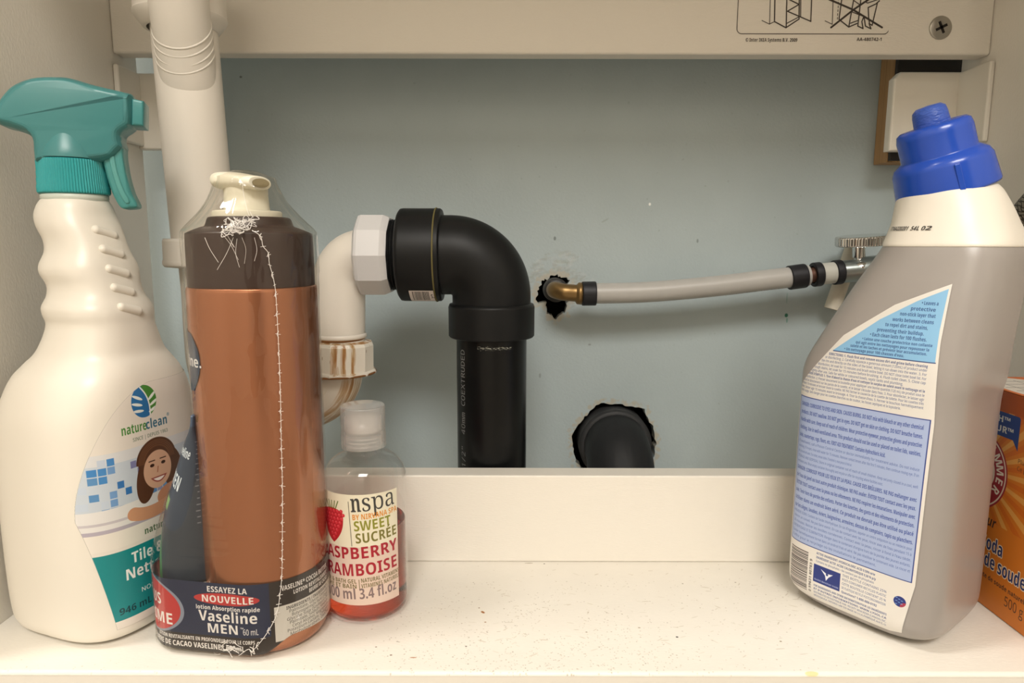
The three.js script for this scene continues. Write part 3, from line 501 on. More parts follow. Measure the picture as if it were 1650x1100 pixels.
    // emblem: round leaf
    k.save(); k.beginPath(); k.ellipse(X(0.0065), Y(0.1235), 66, 76, 0, 0, 7); k.clip(); k.fillStyle = '#2f74b0'; k.fillRect(0, 0, w, h); k.fillStyle = '#4a8a3a'; k.beginPath(); k.moveTo(X(0.0065), Y(0.133)); k.lineTo(X(-0.004), Y(0.133)); k.lineTo(X(-0.004), Y(0.113)); k.lineTo(X(0.003), Y(0.114)); k.quadraticCurveTo(X(0.002), Y(0.124), X(0.0085), Y(0.133)); k.fill();
    k.strokeStyle = '#eef4f0'; k.lineWidth = 7; k.beginPath(); k.moveTo(X(0.008), Y(0.131)); k.quadraticCurveTo(X(0.002), Y(0.124), X(0.0035), Y(0.114)); k.stroke();
    k.fillStyle = '#eef4f0'; for (const [a, b, r] of [[0.0105, 0.126, 0.5], [0.011, 0.1225, 0.3], [0.0105, 0.119, 0.1], [0.0015, 0.1255, -0.7], [0.0005, 0.122, -0.5], [0.001, 0.1185, -0.4]]) { k.save(); k.translate(X(a), Y(b)); k.rotate(r); k.beginPath(); k.ellipse(0, 0, 28, 7, 0, 0, 7); k.fill(); k.restore(); } k.restore();
    k.fillStyle = '#4a8a3a'; fit(k, 'nature', X(0.0215), Y(0.1085), 128, 62, 'bold'); k.fillStyle = '#2f6a86'; fit(k, 'clean', X(0.007), Y(0.1085), 124, 62, 'bold'); fit(k, '®', X(-0.0075), Y(0.1125), 16, 22, '');
    k.fillStyle = '#4f6a52'; fit(k, 'SINCE | DEPUIS 1963', X(0.0155), Y(0.104), 192, 24, '');
    k.fillStyle = '#4d6b45'; fit(k, 'natural  naturel', X(0.0135), Y(0.0535), 300, 44, 'bold');
    k.fillStyle = '#178a8d'; k.beginPath(); k.moveTo(X(0.0395), Y(0.0495)); k.lineTo(w, Y(0.0495)); k.lineTo(w, Y(0.0125)); k.lineTo(X(0.0325), Y(0.0125)); k.fill();
    k.fillStyle = '#eef3f0'; fit(k, 'Tile & Tub', X(0.022), Y(0.041), 300, 74, 'bold'); fit(k, 'Nettoyant', X(0.026), Y(0.033), 320, 74, 'bold'); fit(k, 'NON TOXIC', X(0.018), Y(0.0235), 180, 30, '');
    k.fillStyle = '#0d3d44'; fit(k, '946 mL', X(0.03), Y(0.0155), 150, 46, 'bold');
    k.restore();
  });
  const fx = (y, z) => { const s = secAt(y), q = Math.min(1, Math.abs(z - s[2]) / s[4]); return s[1] + s[3] * Math.max(0, 1 - q ** s[5]) ** (1 / s[5]); };
  const bl = (y, z) => { const i = R.findIndex((s) => s[0] > y), A = R[Math.max(0, i - 1)], B = R[i], k = (y - A[0]) / (B[0] - A[0]), s = A.map((v, j) => v + (B[j] - v) * k), q = Math.min(1, Math.abs(z - s[2]) / s[4]); return s[1] + s[3] * Math.max(0, 1 - q ** s[5]) ** (1 / s[5]); };
  part('label', patch((u, v) => { const z = z0 + (z1 - z0) * u, y = y0 + (y1 - y0) * v; return V(bl(y, z) + 0.0004, y, z * 1.004); }, 60, 60), std(0xffffff, 0.35, { map: tex(lc), transparent: true }), t, 'printed front label with child in a bath');
}

// ------------------------------------------------------------------ shrink wrapped lotion pack
{
  const LB = [-0.1302, 0.0735], RBt = 0.0306, TB = [-0.1652, 0.0775], RTb = 0.0213;
  const t = thing('lotion_twin_pack', 'copper lotion bottle and small navy tube shrink wrapped together', 'bottle pack', [0, 0.0004, 0]);
  // copper bottle
  const copper = phy(0xbb7e5e, 0.27, { metalness: 0.7 });
  const c = (y, r, n = 2.15) => [y, LB[0], LB[1], r, r * 0.985, n];
  part('lotion_bottle', loft([c(0, 0.024), c(0.0008, 0.0275), c(0.003, 0.0295), c(0.007, 0.0305), c(0.015, RBt - 0.0004), c(0.05, RBt), c(0.1, RBt), c(0.15, RBt), c(0.178, RBt), c(0.1825, RBt - 0.0002), c(0.1835, RBt - 0.0007), c(0.1838, RBt - 0.002)], 120, { sub: 4 }), copper, t, 'metallic copper brown bottle');
  const brown = phy(0x41312c, 0.38, {});
  part('bottle_top', loft([c(0.1815, RBt - 0.002), c(0.1838, RBt - 0.0012), c(0.186, RBt - 0.001), c(0.207, RBt - 0.0012), c(0.2092, RBt - 0.0018), c(0.2102, RBt - 0.0032), c(0.2122, 0.0225), c(0.213, 0.0205), c(0.2165, 0.0192), c(0.2172, 0.0178)], 120, { sub: 4 }), brown, t, 'dark brown upper bottle section');
  // navy emblem on the bottle's own front, turned to the left
  const emb = canvas(220, 512, (k, w, h) => { k.clearRect(0, 0, w, h); k.fillStyle = '#2c3c55'; k.beginPath(); k.moveTo(0, 30); k.lineTo(120, 60); k.bezierCurveTo(200, 160, 210, 330, 120, 480); k.lineTo(0, 500); k.fill(); k.fillStyle = '#e8e8ea'; fit(k, 'eline.', 6, 300, 190, 110, 'bold'); });
  part('emblem', patch((u, v) => { const an = (164 - 50 * u) * D2R, y = 0.132 + 0.034 * v, [ex, ez] = sp([0, LB[0], LB[1], RBt + 0.0003, RBt * 0.985 + 0.0003, 2.15], an); return V(ex, y, ez); }, 20, 4), std(0xffffff, 0.4, { map: tex(emb), transparent: true, side: THREE.DoubleSide }), t, 'navy emblem on the bottle');
  // dispensing spout
  const ivory = std(0xf1ecd9, 0.35), sx = at(397, 320, LB[1]).x, sz = LB[1];
  const sp1 = part('spout', latheAlong([[0.0165, 0.2168], [0.0165, 0.2195], [0.0158, 0.2202], [0.0108, 0.2206], [0.0103, 0.212 + 0.016], [0.0105, 0.2325], [0.008, 0.2335], [0.0001, 0.2336]], V(sx, 0, sz), V(sx, 1, sz), 48), ivory, t, 'ivory plastic dispensing spout');
  const hs = loft([[0, 0, 0, 0.0085, 0.0032, 2.4], [0.003, 0, 0.0004, 0.0105, 0.0044, 2.6], [0.008, 0, 0.0002, 0.0112, 0.0044, 2.6], [0.014, 0, 0, 0.0095, 0.0042, 2.6], [0.02, 0, 0, 0.0078, 0.0036, 2.4], [0.0255, 0, 0, 0.0066, 0.0032, 2.3], [0.0262, 0, 0, 0.006, 0.0026, 2.2]], 48, { sub: 4 });
  hs.rotateZ(-Math.PI / 2); hs.rotateX(Math.PI / 2); hs.rotateY(-0.55); hs.rotateZ(-0.1); hs.translate(sx - 0.0115, 0.2352, sz - 0.004);
  part('spout_beak', hs, ivory, sp1);
  const ho = new THREE.CircleGeometry(1, 32); ho.scale(0.0049, 0.0021, 1); ho.rotateX(0.1); ho.rotateY(Math.PI / 2 - 0.55); ho.translate(sx - 0.0115 + 0.0266 * Math.cos(0.55), 0.2352 - 0.0022, sz - 0.004 + 0.0266 * Math.sin(0.55));
  part('spout_hole', ho, std(0x9c8f6e, 0.6, { side: THREE.DoubleSide }), sp1, 'dark opening of the spout');
  // sample tube, cap down, crimp up
  const tube = std(0x2d3a52, 0.4), q = (y, x, z, hx, hz, n = 2.2) => [y, x, z, hx, hz, n];
  const tm = canvas(1024, 1024, (k, w, h) => {
    k.fillStyle = '#3b434f'; k.fillRect(0, 0, w, h); k.fillStyle = '#47566b'; k.fillRect(0, 0, w, 150);
    // u = 0.25 faces the camera (+z)
    k.fillStyle = '#4f8a5e'; k.beginPath(); k.moveTo(w * 0.36, h); k.quadraticCurveTo(w * 0.36, h * 0.75, w * 0.47, h * 0.6); k.lineTo(w * 0.5, h); k.fill();
    k.fillStyle = '#c9d2d6'; for (const [s, y, sz, wd] of [['Vaseline', 0.36, 66, 150], ['MEN', 0.52, 84, 120]]) { k.save(); k.translate(w * (0.385 + (y > 0.4 ? 0.02 : 0)), h * y); k.scale(-1, 1); k.rotate(0.3); fit(k, s, 0, 0, wd * 1.1, sz * 1.1, 'bold'); k.restore(); }
    k.fillStyle = '#7fa06a'; k.save(); k.translate(w * 0.40, h * 0.58); k.rotate(-0.25); k.fillRect(-60, 0, 90, 52); k.restore();
    k.fillStyle = 'rgba(190,195,200,.55)'; for (let i = 0; i < 16; i++) k.fillRect(w * 0.155 + rr(-4, 4), h * (0.3 + i * 0.026), rr(10, 26), 5);
  });
  const tg = loft([q(0.034, -0.166, 0.077, 0.0178, 0.0175), q(0.05, -0.165, 0.077, 0.0172, 0.0182), q(0.07, -0.1632, 0.0772, 0.0146, 0.0192), q(0.09, -0.1606, 0.0785, 0.0098, 0.0172), q(0.106, -0.158, 0.0795, 0.0055, 0.0152, 2.5), q(0.115, -0.1565, 0.08, 0.0018, 0.0142, 3), q(0.1215, -0.1556, 0.08, 0.0012, 0.0142, 4)], 96, { sub: 5 });
  part('sample_tube', tg, std(0xffffff, 0.4, { map: tex(tm) }), t, 'small navy squeeze tube with pale lettering');
  part('tube_cap', loft([q(0.001, -0.1662, 0.077, 0.0168, 0.0168), q(0.003, -0.1662, 0.077, 0.0176, 0.0176), q(0.032, -0.166, 0.077, 0.0178, 0.0178), q(0.034, -0.166, 0.077, 0.017, 0.017)], 64, { sub: 3 }), std(0xddd6cb, 0.4), t, 'white tube cap');
  const wt = loft([q(0.03, -0.1482, 0.094, 0.0042, 0.0034), q(0.05, -0.148, 0.0935, 0.0042, 0.003), q(0.058, -0.1478, 0.093, 0.0036, 0.0022)], 32, { sub: 3 });
  part('tube_insert', wt, std(0xd8d1c6, 0.5), t, 'pale paper insert beside the tube');

  // hull of bottle and tube in plan, by direction
  const hull = (th, circles, off) => { let best = null, bv = -1e9; for (const [x, z, r] of circles) { const s = x * Math.cos(th) + z * Math.sin(th) + r; if (s > bv) { bv = s; best = [x + (r + off) * Math.cos(th), z + (r + off) * Math.sin(th)]; } } return best; };
  const lowC = [[LB[0], LB[1], RBt], [TB[0], TB[1], RTb]];
  // printed card sleeve, laid out by the photograph's columns
  const NB = 400, bp = []; for (let i = 0; i <= NB; i++) { const th = (215 - 255 * i / NB) * D2R; const [x, z] = hull(th, lowC, 0.0007); bp.push(V(x, 0.02, z)); }
  // even spacing, also along the straight front
  const curve = new THREE.CatmullRomCurve3(bp.filter((p, i) => !i || p.distanceTo(bp[i - 1]) > 1e-7), false, 'chordal'), LEN = bp.reduce((s, p, i) => i ? s + p.distanceTo(bp[i - 1]) : 0, 0);
  const poly = [0]; for (let i = 1; i < bp.length; i++) poly.push(poly[i - 1] + bp[i].distanceTo(bp[i - 1]));
  const along = (s) => { let i = 1; while (i < poly.length - 1 && poly[i] < s) i++; const k = (s - poly[i - 1]) / Math.max(1e-9, poly[i] - poly[i - 1]); return bp[i - 1].clone().lerp(bp[i], k); };
  const NS = 240, table = []; for (let i = 0; i <= NS; i++) { const s = LEN * i / NS; table.push([toPx(along(s))[0], s]); }
  const sOf = (px) => { let best = table[0]; const lo = table.findIndex((q2) => q2[0] === Math.min(...table.map((a) => a[0]))); for (let i = lo; i < table.length; i++) { if (Math.abs(table[i][0] - px) < Math.abs(best[0] - px)) best = table[i]; } return best[1]; };
  const Y0 = 0.0025, Y1 = 0.0395, SC = 11000;
  const bc = canvas(LEN * SC, (Y1 - Y0) * SC, (k, w, h) => {
    const X = (px) => sOf(px) * SC;
    k.fillStyle = '#27304d'; k.fillRect(0, 0, w, h);
    const xc = X(437); k.fillStyle = '#342d2c'; k.fillRect(0, h * 0.76, xc, h * 0.24); k.fillRect(xc, 0, w - xc, h);
    k.fillStyle = '#1f2742'; k.fillRect(X(243), 0, 6, h * 0.76);
    // red oval at the left edge
    const ox = X(240) - 10, oy = h * 0.4; k.fillStyle = '#8b93a6'; k.beginPath(); k.ellipse(ox, oy, X(297) - ox, h * 0.41, 0.1, 0, 7); k.fill(); k.fillStyle = '#c23b3d'; k.beginPath(); k.ellipse(ox, oy, X(292) - ox, h * 0.385, 0.1, 0, 7); k.fill();
    k.fillStyle = '#f2efee'; fit(k, 'PLUS', X(262) - 190, h * 0.4, 190, 92, 'bold'); fit(k, 'PRIME', X(278) - 300, h * 0.66, 300, 92, 'bold');
    const T = (s, x0, x1, y, size, font, col = '#f2efee') => { k.fillStyle = col; fit(k, s, X(x0), h * y, X(x1) - X(x0), size, font); };
    T('ESSAYEZ LA', 336, 400, 0.13, 46, 'bold');
    k.fillStyle = '#c23b3d'; k.beginPath(); k.ellipse((X(315) + X(421)) / 2, h * 0.225, (X(421) - X(315)) / 2, h * 0.085, 0, 0, 7); k.fill();
    T('NOUVELLE', 327, 411, 0.275, 54, 'bold'); T('lotion Absorption rapide', 316, 420, 0.385, 34, 'bold'); T('Vaseline', 321, 417, 0.55, 84, 'bold'); T('MEN', 333, 384, 0.715, 76, 'bold'); T('™', 386, 392, 0.65, 24, ''); T('60 mL', 390, 416, 0.715, 48, '');
    T('LOTION REVITALISANTE EN PROFONDEUR POUR LE CORPS', 254, 410, 0.85, 30, 'bold'); T('BEURRE DE CACAO VASELINE* 600mL', 249, 393, 0.955, 42, 'bold');
    // right panel with ingredients
    T('VASELINE* COCOA BUTTER', 455, 527, 0.15, 40, 'bold'); T('LOTION REVITALISANTE', 474, 527, 0.24, 34, 'bold'); T('BEURRE DE CACAO', 500, 527, 0.32, 34, 'bold');
    k.fillStyle = '#d9d5d0'; k.beginPath(); k.moveTo(X(443), h * 0.36); k.lineTo(X(529), h * 0.36); k.lineTo(X(529), h * 0.86); k.lineTo(X(443), h * 0.86); k.fill();
    const lines = ['INGREDIENTS / INGRÉDIENTS', 'Palmitate, Glycol Stearate', 'Butyrospermum Parkii (Shea)', 'Glycine Soja (Soybean) Oil', 'Palmitate, Sodium Stearate', 'Cetyl Alcohol, Magnesium', 'Potassium Lactate, Collagen', 'Methylparaben, DMDM'];
    lines.forEach((s, i) => T(s, 463 + (i % 3) * 4, 527, 0.435 + i * 0.055, 26, i ? '' : 'bold', '#3a3634'));
  });
  const sm = (a, b, x) => { const k = Math.min(1, Math.max(0, (x - a) / (b - a))); return k * k * (3 - 2 * k); }, sA = sOf(418), sB = sOf(472), sC = sOf(529);
  const lowEdge = (s) => Y0 + 0.0068 * sm(sA, sB, s) - 0.0035 * sm(sB, sC, s);           // the sleeve is cut higher round the bottle's foot
  const band = setUV(patch((u, v) => { const p = along(LEN * u), y = lowEdge(LEN * u); return V(p.x, y + (Y1 - y) * v, p.z); }, 240, 4), () => [0, 0]);
  for (let j = 0, n = 0; j <= 4; j++) for (let i = 0; i <= 240; i++, n++) band.attributes.uv.setXY(n, i / 240, (band.attributes.position.getY(n) - Y0) / (Y1 - Y0));
  part('card_sleeve', band, std(0xffffff, 0.42, { map: tex(bc), side: THREE.DoubleSide }), t, 'printed navy and brown card sleeve');

  // clear film
  const film = phy(0xf4f3f0, 0.0, { transmission: 1, thickness: 0, ior: 1.45, specularIntensity: 0.8, side: THREE.DoubleSide });
  const FS = [], NF = 160, ys = []; for (let y = 0.001; y < 0.2385; y += 0.0022) ys.push(y);
  const topC = (y) => { const k = Math.min(1, Math.max(0, (y - 0.2105) / (0.2375 - 0.2105))), e = (1 - k) ** 1.7, r = 0.0128 + (RBt - 0.0128) * e; return [LB[0] + (sx - LB[0]) * k, LB[1], r]; };
  for (const y of ys) {
    const row = [];
    for (let i = 0; i < NF; i++) {
      const th = i / NF * 2 * Math.PI, cs = [y < 0.2105 ? [LB[0], LB[1], RBt] : topC(y)];
      if (y < 0.128) { const k = Math.max(0, (y - 0.045) / 0.083); cs.push([TB[0] + 0.018 * k * k + 0.003 * k, TB[1] - 0.002 * k, RTb * (1 - 0.72 * k)]); }
      const wr = 0.0004 * (fbm(i * 0.3, y * 60, 3) - 0.5) * 2 * (y > 0.19 || y < 0.02 ? 2.2 : 1);
      const [x, z] = hull(th, cs, 0.0011 + wr); row.push(V(x, y, z));
    }
    FS.push(row);
  }
  { const y = 0.2395, row = []; for (let i = 0; i < NF; i++) { const th = i / NF * 2 * Math.PI; row.push(V(sx + 0.006 * Math.cos(th), y, LB[1] + 0.006 * Math.sin(th))); } FS.push(row); }
  const fpos = [], fidx = [], fuv = []; FS.forEach((row, j) => row.forEach((p, i) => { fpos.push(p.x, p.y, p.z); fuv.push(i / NF * 2, p.y * 5); }));
  for (let j = 0; j < FS.length - 1; j++) for (let i = 0; i < NF; i++) { const i2 = (i + 1) % NF, a = j * NF + i, b = j * NF + i2, cc = a + NF, dd = b + NF; fidx.push(a, cc, b, b, cc, dd); }
  { const cc = fpos.length / 3; fpos.push(sx, 0.2398, LB[1]); fuv.push(0, 1); const o = (FS.length - 1) * NF; for (let i = 0; i < NF; i++) fidx.push(o + i, cc, o + (i + 1) % NF); }
  const fg = new THREE.BufferGeometry(); fg.setAttribute('position', new THREE.Float32BufferAttribute(fpos, 3)); fg.setAttribute('uv', new THREE.Float32BufferAttribute(fuv, 2)); fg.setIndex(fidx); fg.computeVertexNormals();
  const filmMesh = part('shrink_film', fg, film, t, 'clear crinkled shrink film');
  // seam and torn knot: thin white creases lying on the film
  const onFilm = (px, py, off = 0.002) => { const d = rayDir(px, py), o = camera.position; for (let s = 0.24; s < 0.6; s += 0.0004) { const p = o.clone().addScaledVector(d, s), cs = p.y < 0.2105 ? [LB[0], LB[1], RBt] : topC(p.y); const r = Math.hypot(p.x - cs[0], p.z - cs[1]); if (r < cs[2] + off || (p.y < 0.04 && p.z < bp.reduce((m, q2) => Math.abs(q2.x - p.x) < 0.002 ? Math.max(m, q2.z) : m, 0) + off && p.x < LB[0])) return p; } return o.clone().addScaledVector(d, 0.34); };
  const crease = std(0xf0ebe6, 0.35), threads = [];
  const seam = [[406, 372], [420, 382], [424, 398], [432, 408], [434, 425], [440, 447], [444, 470], [446, 500], [449, 560], [452, 640], [453, 700], [455, 780], [455, 860], [454, 930], [451, 960], [446, 990], [434, 1015], [420, 1035], [405, 1052]].map(([x, y]) => onFilm(x, y));
  const seamC = new THREE.CatmullRomCurve3(seam, false, 'centripetal');
  threads.push(new THREE.TubeGeometry(seamC, 260, 0.00015, 6, false));
  const SL = seamC.getLength(); for (let i = 1; i < 46; i++) { const p = seamC.getPointAt(i / 46), px = toPx(p), w = rr(1.5, 5), dy = rr(-2.5, 2.5); threads.push(tubeThrough([onFilm(px[0] - w, px[1] + dy), onFilm(px[0], px[1]), onFilm(px[0] + w, px[1] - dy * 0.6)], 0.00012, 8, 5)); if (i % 2) threads.push(tubeThrough([onFilm(px[0] + 1, px[1] - 5), onFilm(px[0] - 1.5, px[1]), onFilm(px[0] + 1, px[1] + 6)], 0.00016, 8, 5)); }
  part('film_seam', clean(threads), crease, filmMesh, 'white perforated seam down the film');
  const knot = [];
  for (let i = 0; i < 46; i++) { const a = [rr(362, 408), 0]; a[1] = 352 + (408 - a[0]) * 0.35 + rr(-9, 14); const pts = []; for (let j = 0; j < 4; j++) pts.push(onFilm(a[0] + rr(-10, 12), a[1] + rr(-8, 8), rr(0.0012, 0.005))); knot.push(tubeThrough(pts, rr(0.00008, 0.00022), 14, 5)); }
  for (const pl of [[[358, 378], [372, 396], [384, 420]], [[366, 380], [378, 400], [372, 392]], [[402, 350], [398, 338], [392, 310], [390, 292]], [[408, 352], [404, 345], [402, 340]], [[376, 384], [366, 408], [350, 436]], [[382, 386], [380, 410], [386, 432]], [[390, 384], [396, 402], [394, 426]], [[330, 384], [338, 402], [352, 424]], [[410, 384], [414, 404], [410, 422]]]) knot.push(tubeThrough(pl.map(([x, y]) => onFilm(x, y, 0.0015)), 0.00009, 20, 5));
  for (let i = 0; i < 22; i++) { const a = [rr(330, 415), rr(1040, 1058)], pts = []; for (let j = 0; j < 3; j++) pts.push(onFilm(a[0] + rr(-12, 12), Math.min(1060, a[1] + rr(-8, 6)), 0.0024)); knot.push(tubeThrough(pts.map((p) => V(p.x, Math.max(0.0006, p.y), p.z)), 0.00014, 10, 5)); }
  part('film_knot', clean(knot), crease, filmMesh, 'torn crumpled knot of film');
}

// ------------------------------------------------------------------ small gel bottle
{
  const X0 = -0.082, Z0 = 0.052, t = thing('gel_bottle', 'small clear bottle of red raspberry bath gel with clear cap', 'bottle', [X0, 0, Z0]);
  const R = 0.0229, wall = 0.0011;
  const prof = [[0.0001, 0.0012], [0.017, 0.0008], [0.0185, 0.0002], [0.0208, 0.0006], [0.0224, 0.0022], [R, 0.005], [R, 0.074], [0.0226, 0.0785], [0.0212, 0.083], [0.0182, 0.0872], [0.014, 0.0899], [0.0106, 0.0912], [0.0098, 0.0918], [0.0098, 0.095]];
  const lathe = (p, s = 96) => new THREE.LatheGeometry(p.map(([a, b]) => new THREE.Vector2(a, b)), s);
  part('bottle_wall', lathe(prof), phy(0xffffff, 0.05, { transmission: 1, thickness: 0, ior: 1.5, side: THREE.DoubleSide }), t, 'clear plastic bottle');
  const gi = R - wall;
  part('gel', lathe([[0.0001, 0.0022], [0.019, 0.0022], [0.0212, 0.0036], [gi, 0.006], [gi, 0.0515], [gi - 0.0006, 0.0524], [0.0001, 0.0524]]), phy(0xffffff, 0.02, { transmission: 1, thickness: 0.03, ior: 1.34, attenuationColor: new THREE.Color().setRGB(0.92, 0.24, 0.13), attenuationDistance: 0.03 }), t, 'translucent red gel');
  const capM = phy(0xf2f0ee, 0.16, { transmission: 0.75, thickness: 0, side: THREE.DoubleSide });
  const cap = part('cap', lathe([[0.0119, 0.0942], [0.0123, 0.0944], [0.0123, 0.1018], [0.012, 0.1022], [0.0121, 0.1026], [0.0121, 0.1166], [0.0114, 0.1174], [0.0001, 0.1178]]), capM, t, 'hazy clear flip cap');
  part('cap_liner', lathe([[0.0001, 0.103], [0.0096, 0.103], [0.01, 0.1034], [0.01, 0.1106], [0.0001, 0.1112]]), phy(0xdedad6, 0.3, { transmission: 0.35, thickness: 0 }), cap);
  part('neck_thread', clean([0.0962, 0.0985, 0.1005].map((y) => { const g = new THREE.TorusGeometry(0.0102, 0.0006, 8, 48); g.rotateX(Math.PI / 2 + 0.05); g.translate(0, y, 0); return g; })), capM, cap);
  // label
  const camAng = Math.atan2(camera.position.x - X0, camera.position.z - Z0), SC = 11000, a0 = -88 * D2R, a1 = 43 * D2R, y0 = 0.0125, y1 = 0.0745, LW = (a1 - a0) * R;
  const angOf = (px) => Math.asin(Math.max(-1, Math.min(1, (px - 590) / 66)));
  const lc = canvas(LW * SC, (y1 - y0) * SC, (k, w, h) => {
    const X = (px) => (angOf(px) - a0) / (a1 - a0) * w, T = (s, x0, x1, y, size, font, col, fam) => { k.fillStyle = col; fit(k, s, X(x0), h * y, X(x1) - X(x0), size, font, fam); };
    k.fillStyle = '#e6dfc8'; k.fillRect(0, 0, w, h); k.fillStyle = '#dcc4b6'; k.fillRect(0, h * 0.47, w, h * 0.53);
    k.save(); k.translate(w / 2, h / 2); k.rotate(-0.05); k.translate(-w / 2, -h / 2);
    // raspberry
    const bx = X(541), by = h * 0.25; k.fillStyle = '#b31f2a'; k.beginPath(); k.moveTo(bx - 78, by - 62); k.quadraticCurveTo(bx - 92, by + 80, bx - 5, by + 128); k.quadraticCurveTo(bx + 86, by + 60, bx + 72, by - 56); k.quadraticCurveTo(bx, by - 110, bx - 78, by - 62); k.fill();
    for (let j = 0; j < 8; j++) for (let i = 0; i < 6; i++) { const x = bx - 66 + i * 26 + (j % 2) * 12, y = by - 66 + j * 23; if (Math.abs(x - bx) > 78 - Math.max(0, j - 2) * 13) continue; k.fillStyle = '#cf3340'; k.beginPath(); k.arc(x, y, 11, 0, 7); k.fill(); k.fillStyle = '#de6a70'; k.beginPath(); k.arc(x - 3, y - 3, 3.5, 0, 7); k.fill(); }
    k.strokeStyle = '#6b7a3a'; k.lineWidth = 7; for (const q of [-56, -30, -4, 22, 48]) { k.beginPath(); k.moveTo(bx + q * 0.5, by - 78); k.lineTo(bx + q, by - 128); k.stroke(); }
    k.fillStyle = '#5c5648'; k.fillRect(X(565), h * 0.06, 4, h * 0.4);
    T('n', 568, 584, 0.155, 150, 'bold', '#3c3a38', 'serif'); T('spa', 584, 634, 0.155, 150, '', '#3c3a38', 'serif'); T('BY NIRVANA SPA', 569, 636, 0.225, 46, 'bold', '#d8892c'); T('SWEET', 570, 626, 0.325, 84, 'bold', '#8a8a2c'); T('SUCRÉE', 571, 634, 0.435, 84, 'bold', '#77702e');
    T('RASPBERRY', 525.3, 633, 0.575, 100, 'bold', '#a3182c'); T('FRAMBOISE', 525.3, 632, 0.73, 104, 'bold', '#a3182c');
    T('SHOWER & BATH GEL', 522, 568, 0.8, 36, 'bold', '#6e6238'); T('DOUCHE ET BAIN', 524, 568, 0.845, 36, 'bold', '#6e6238'); k.fillStyle = '#6e6238'; k.fillRect(X(571), h * 0.765, 4, h * 0.09); T('NATURAL VITAMINS', 574, 634, 0.795, 36, 'bold', '#6e6238'); T('VITAMINES NATURELLES', 574, 639, 0.845, 36, 'bold', '#6e6238');
    T('100 ml', 527, 566, 0.945, 92, 'bold', '#7d6868'); T('3.4 fl.oz', 570, 628, 0.945, 92, 'bold', '#7d6868');
    k.restore();
  });
  part('label', patch((u, v) => { const a = camAng + 2.5 * D2R + a0 + (a1 - a0) * u, r = R + 0.0003; return V(r * Math.sin(a), y0 + (y1 - y0) * v, r * Math.cos(a)); }, 60, 4), std(0xffffff, 0.45, { map: tex(lc), side: THREE.DoubleSide }), t, 'cream and pink label with a raspberry');
}

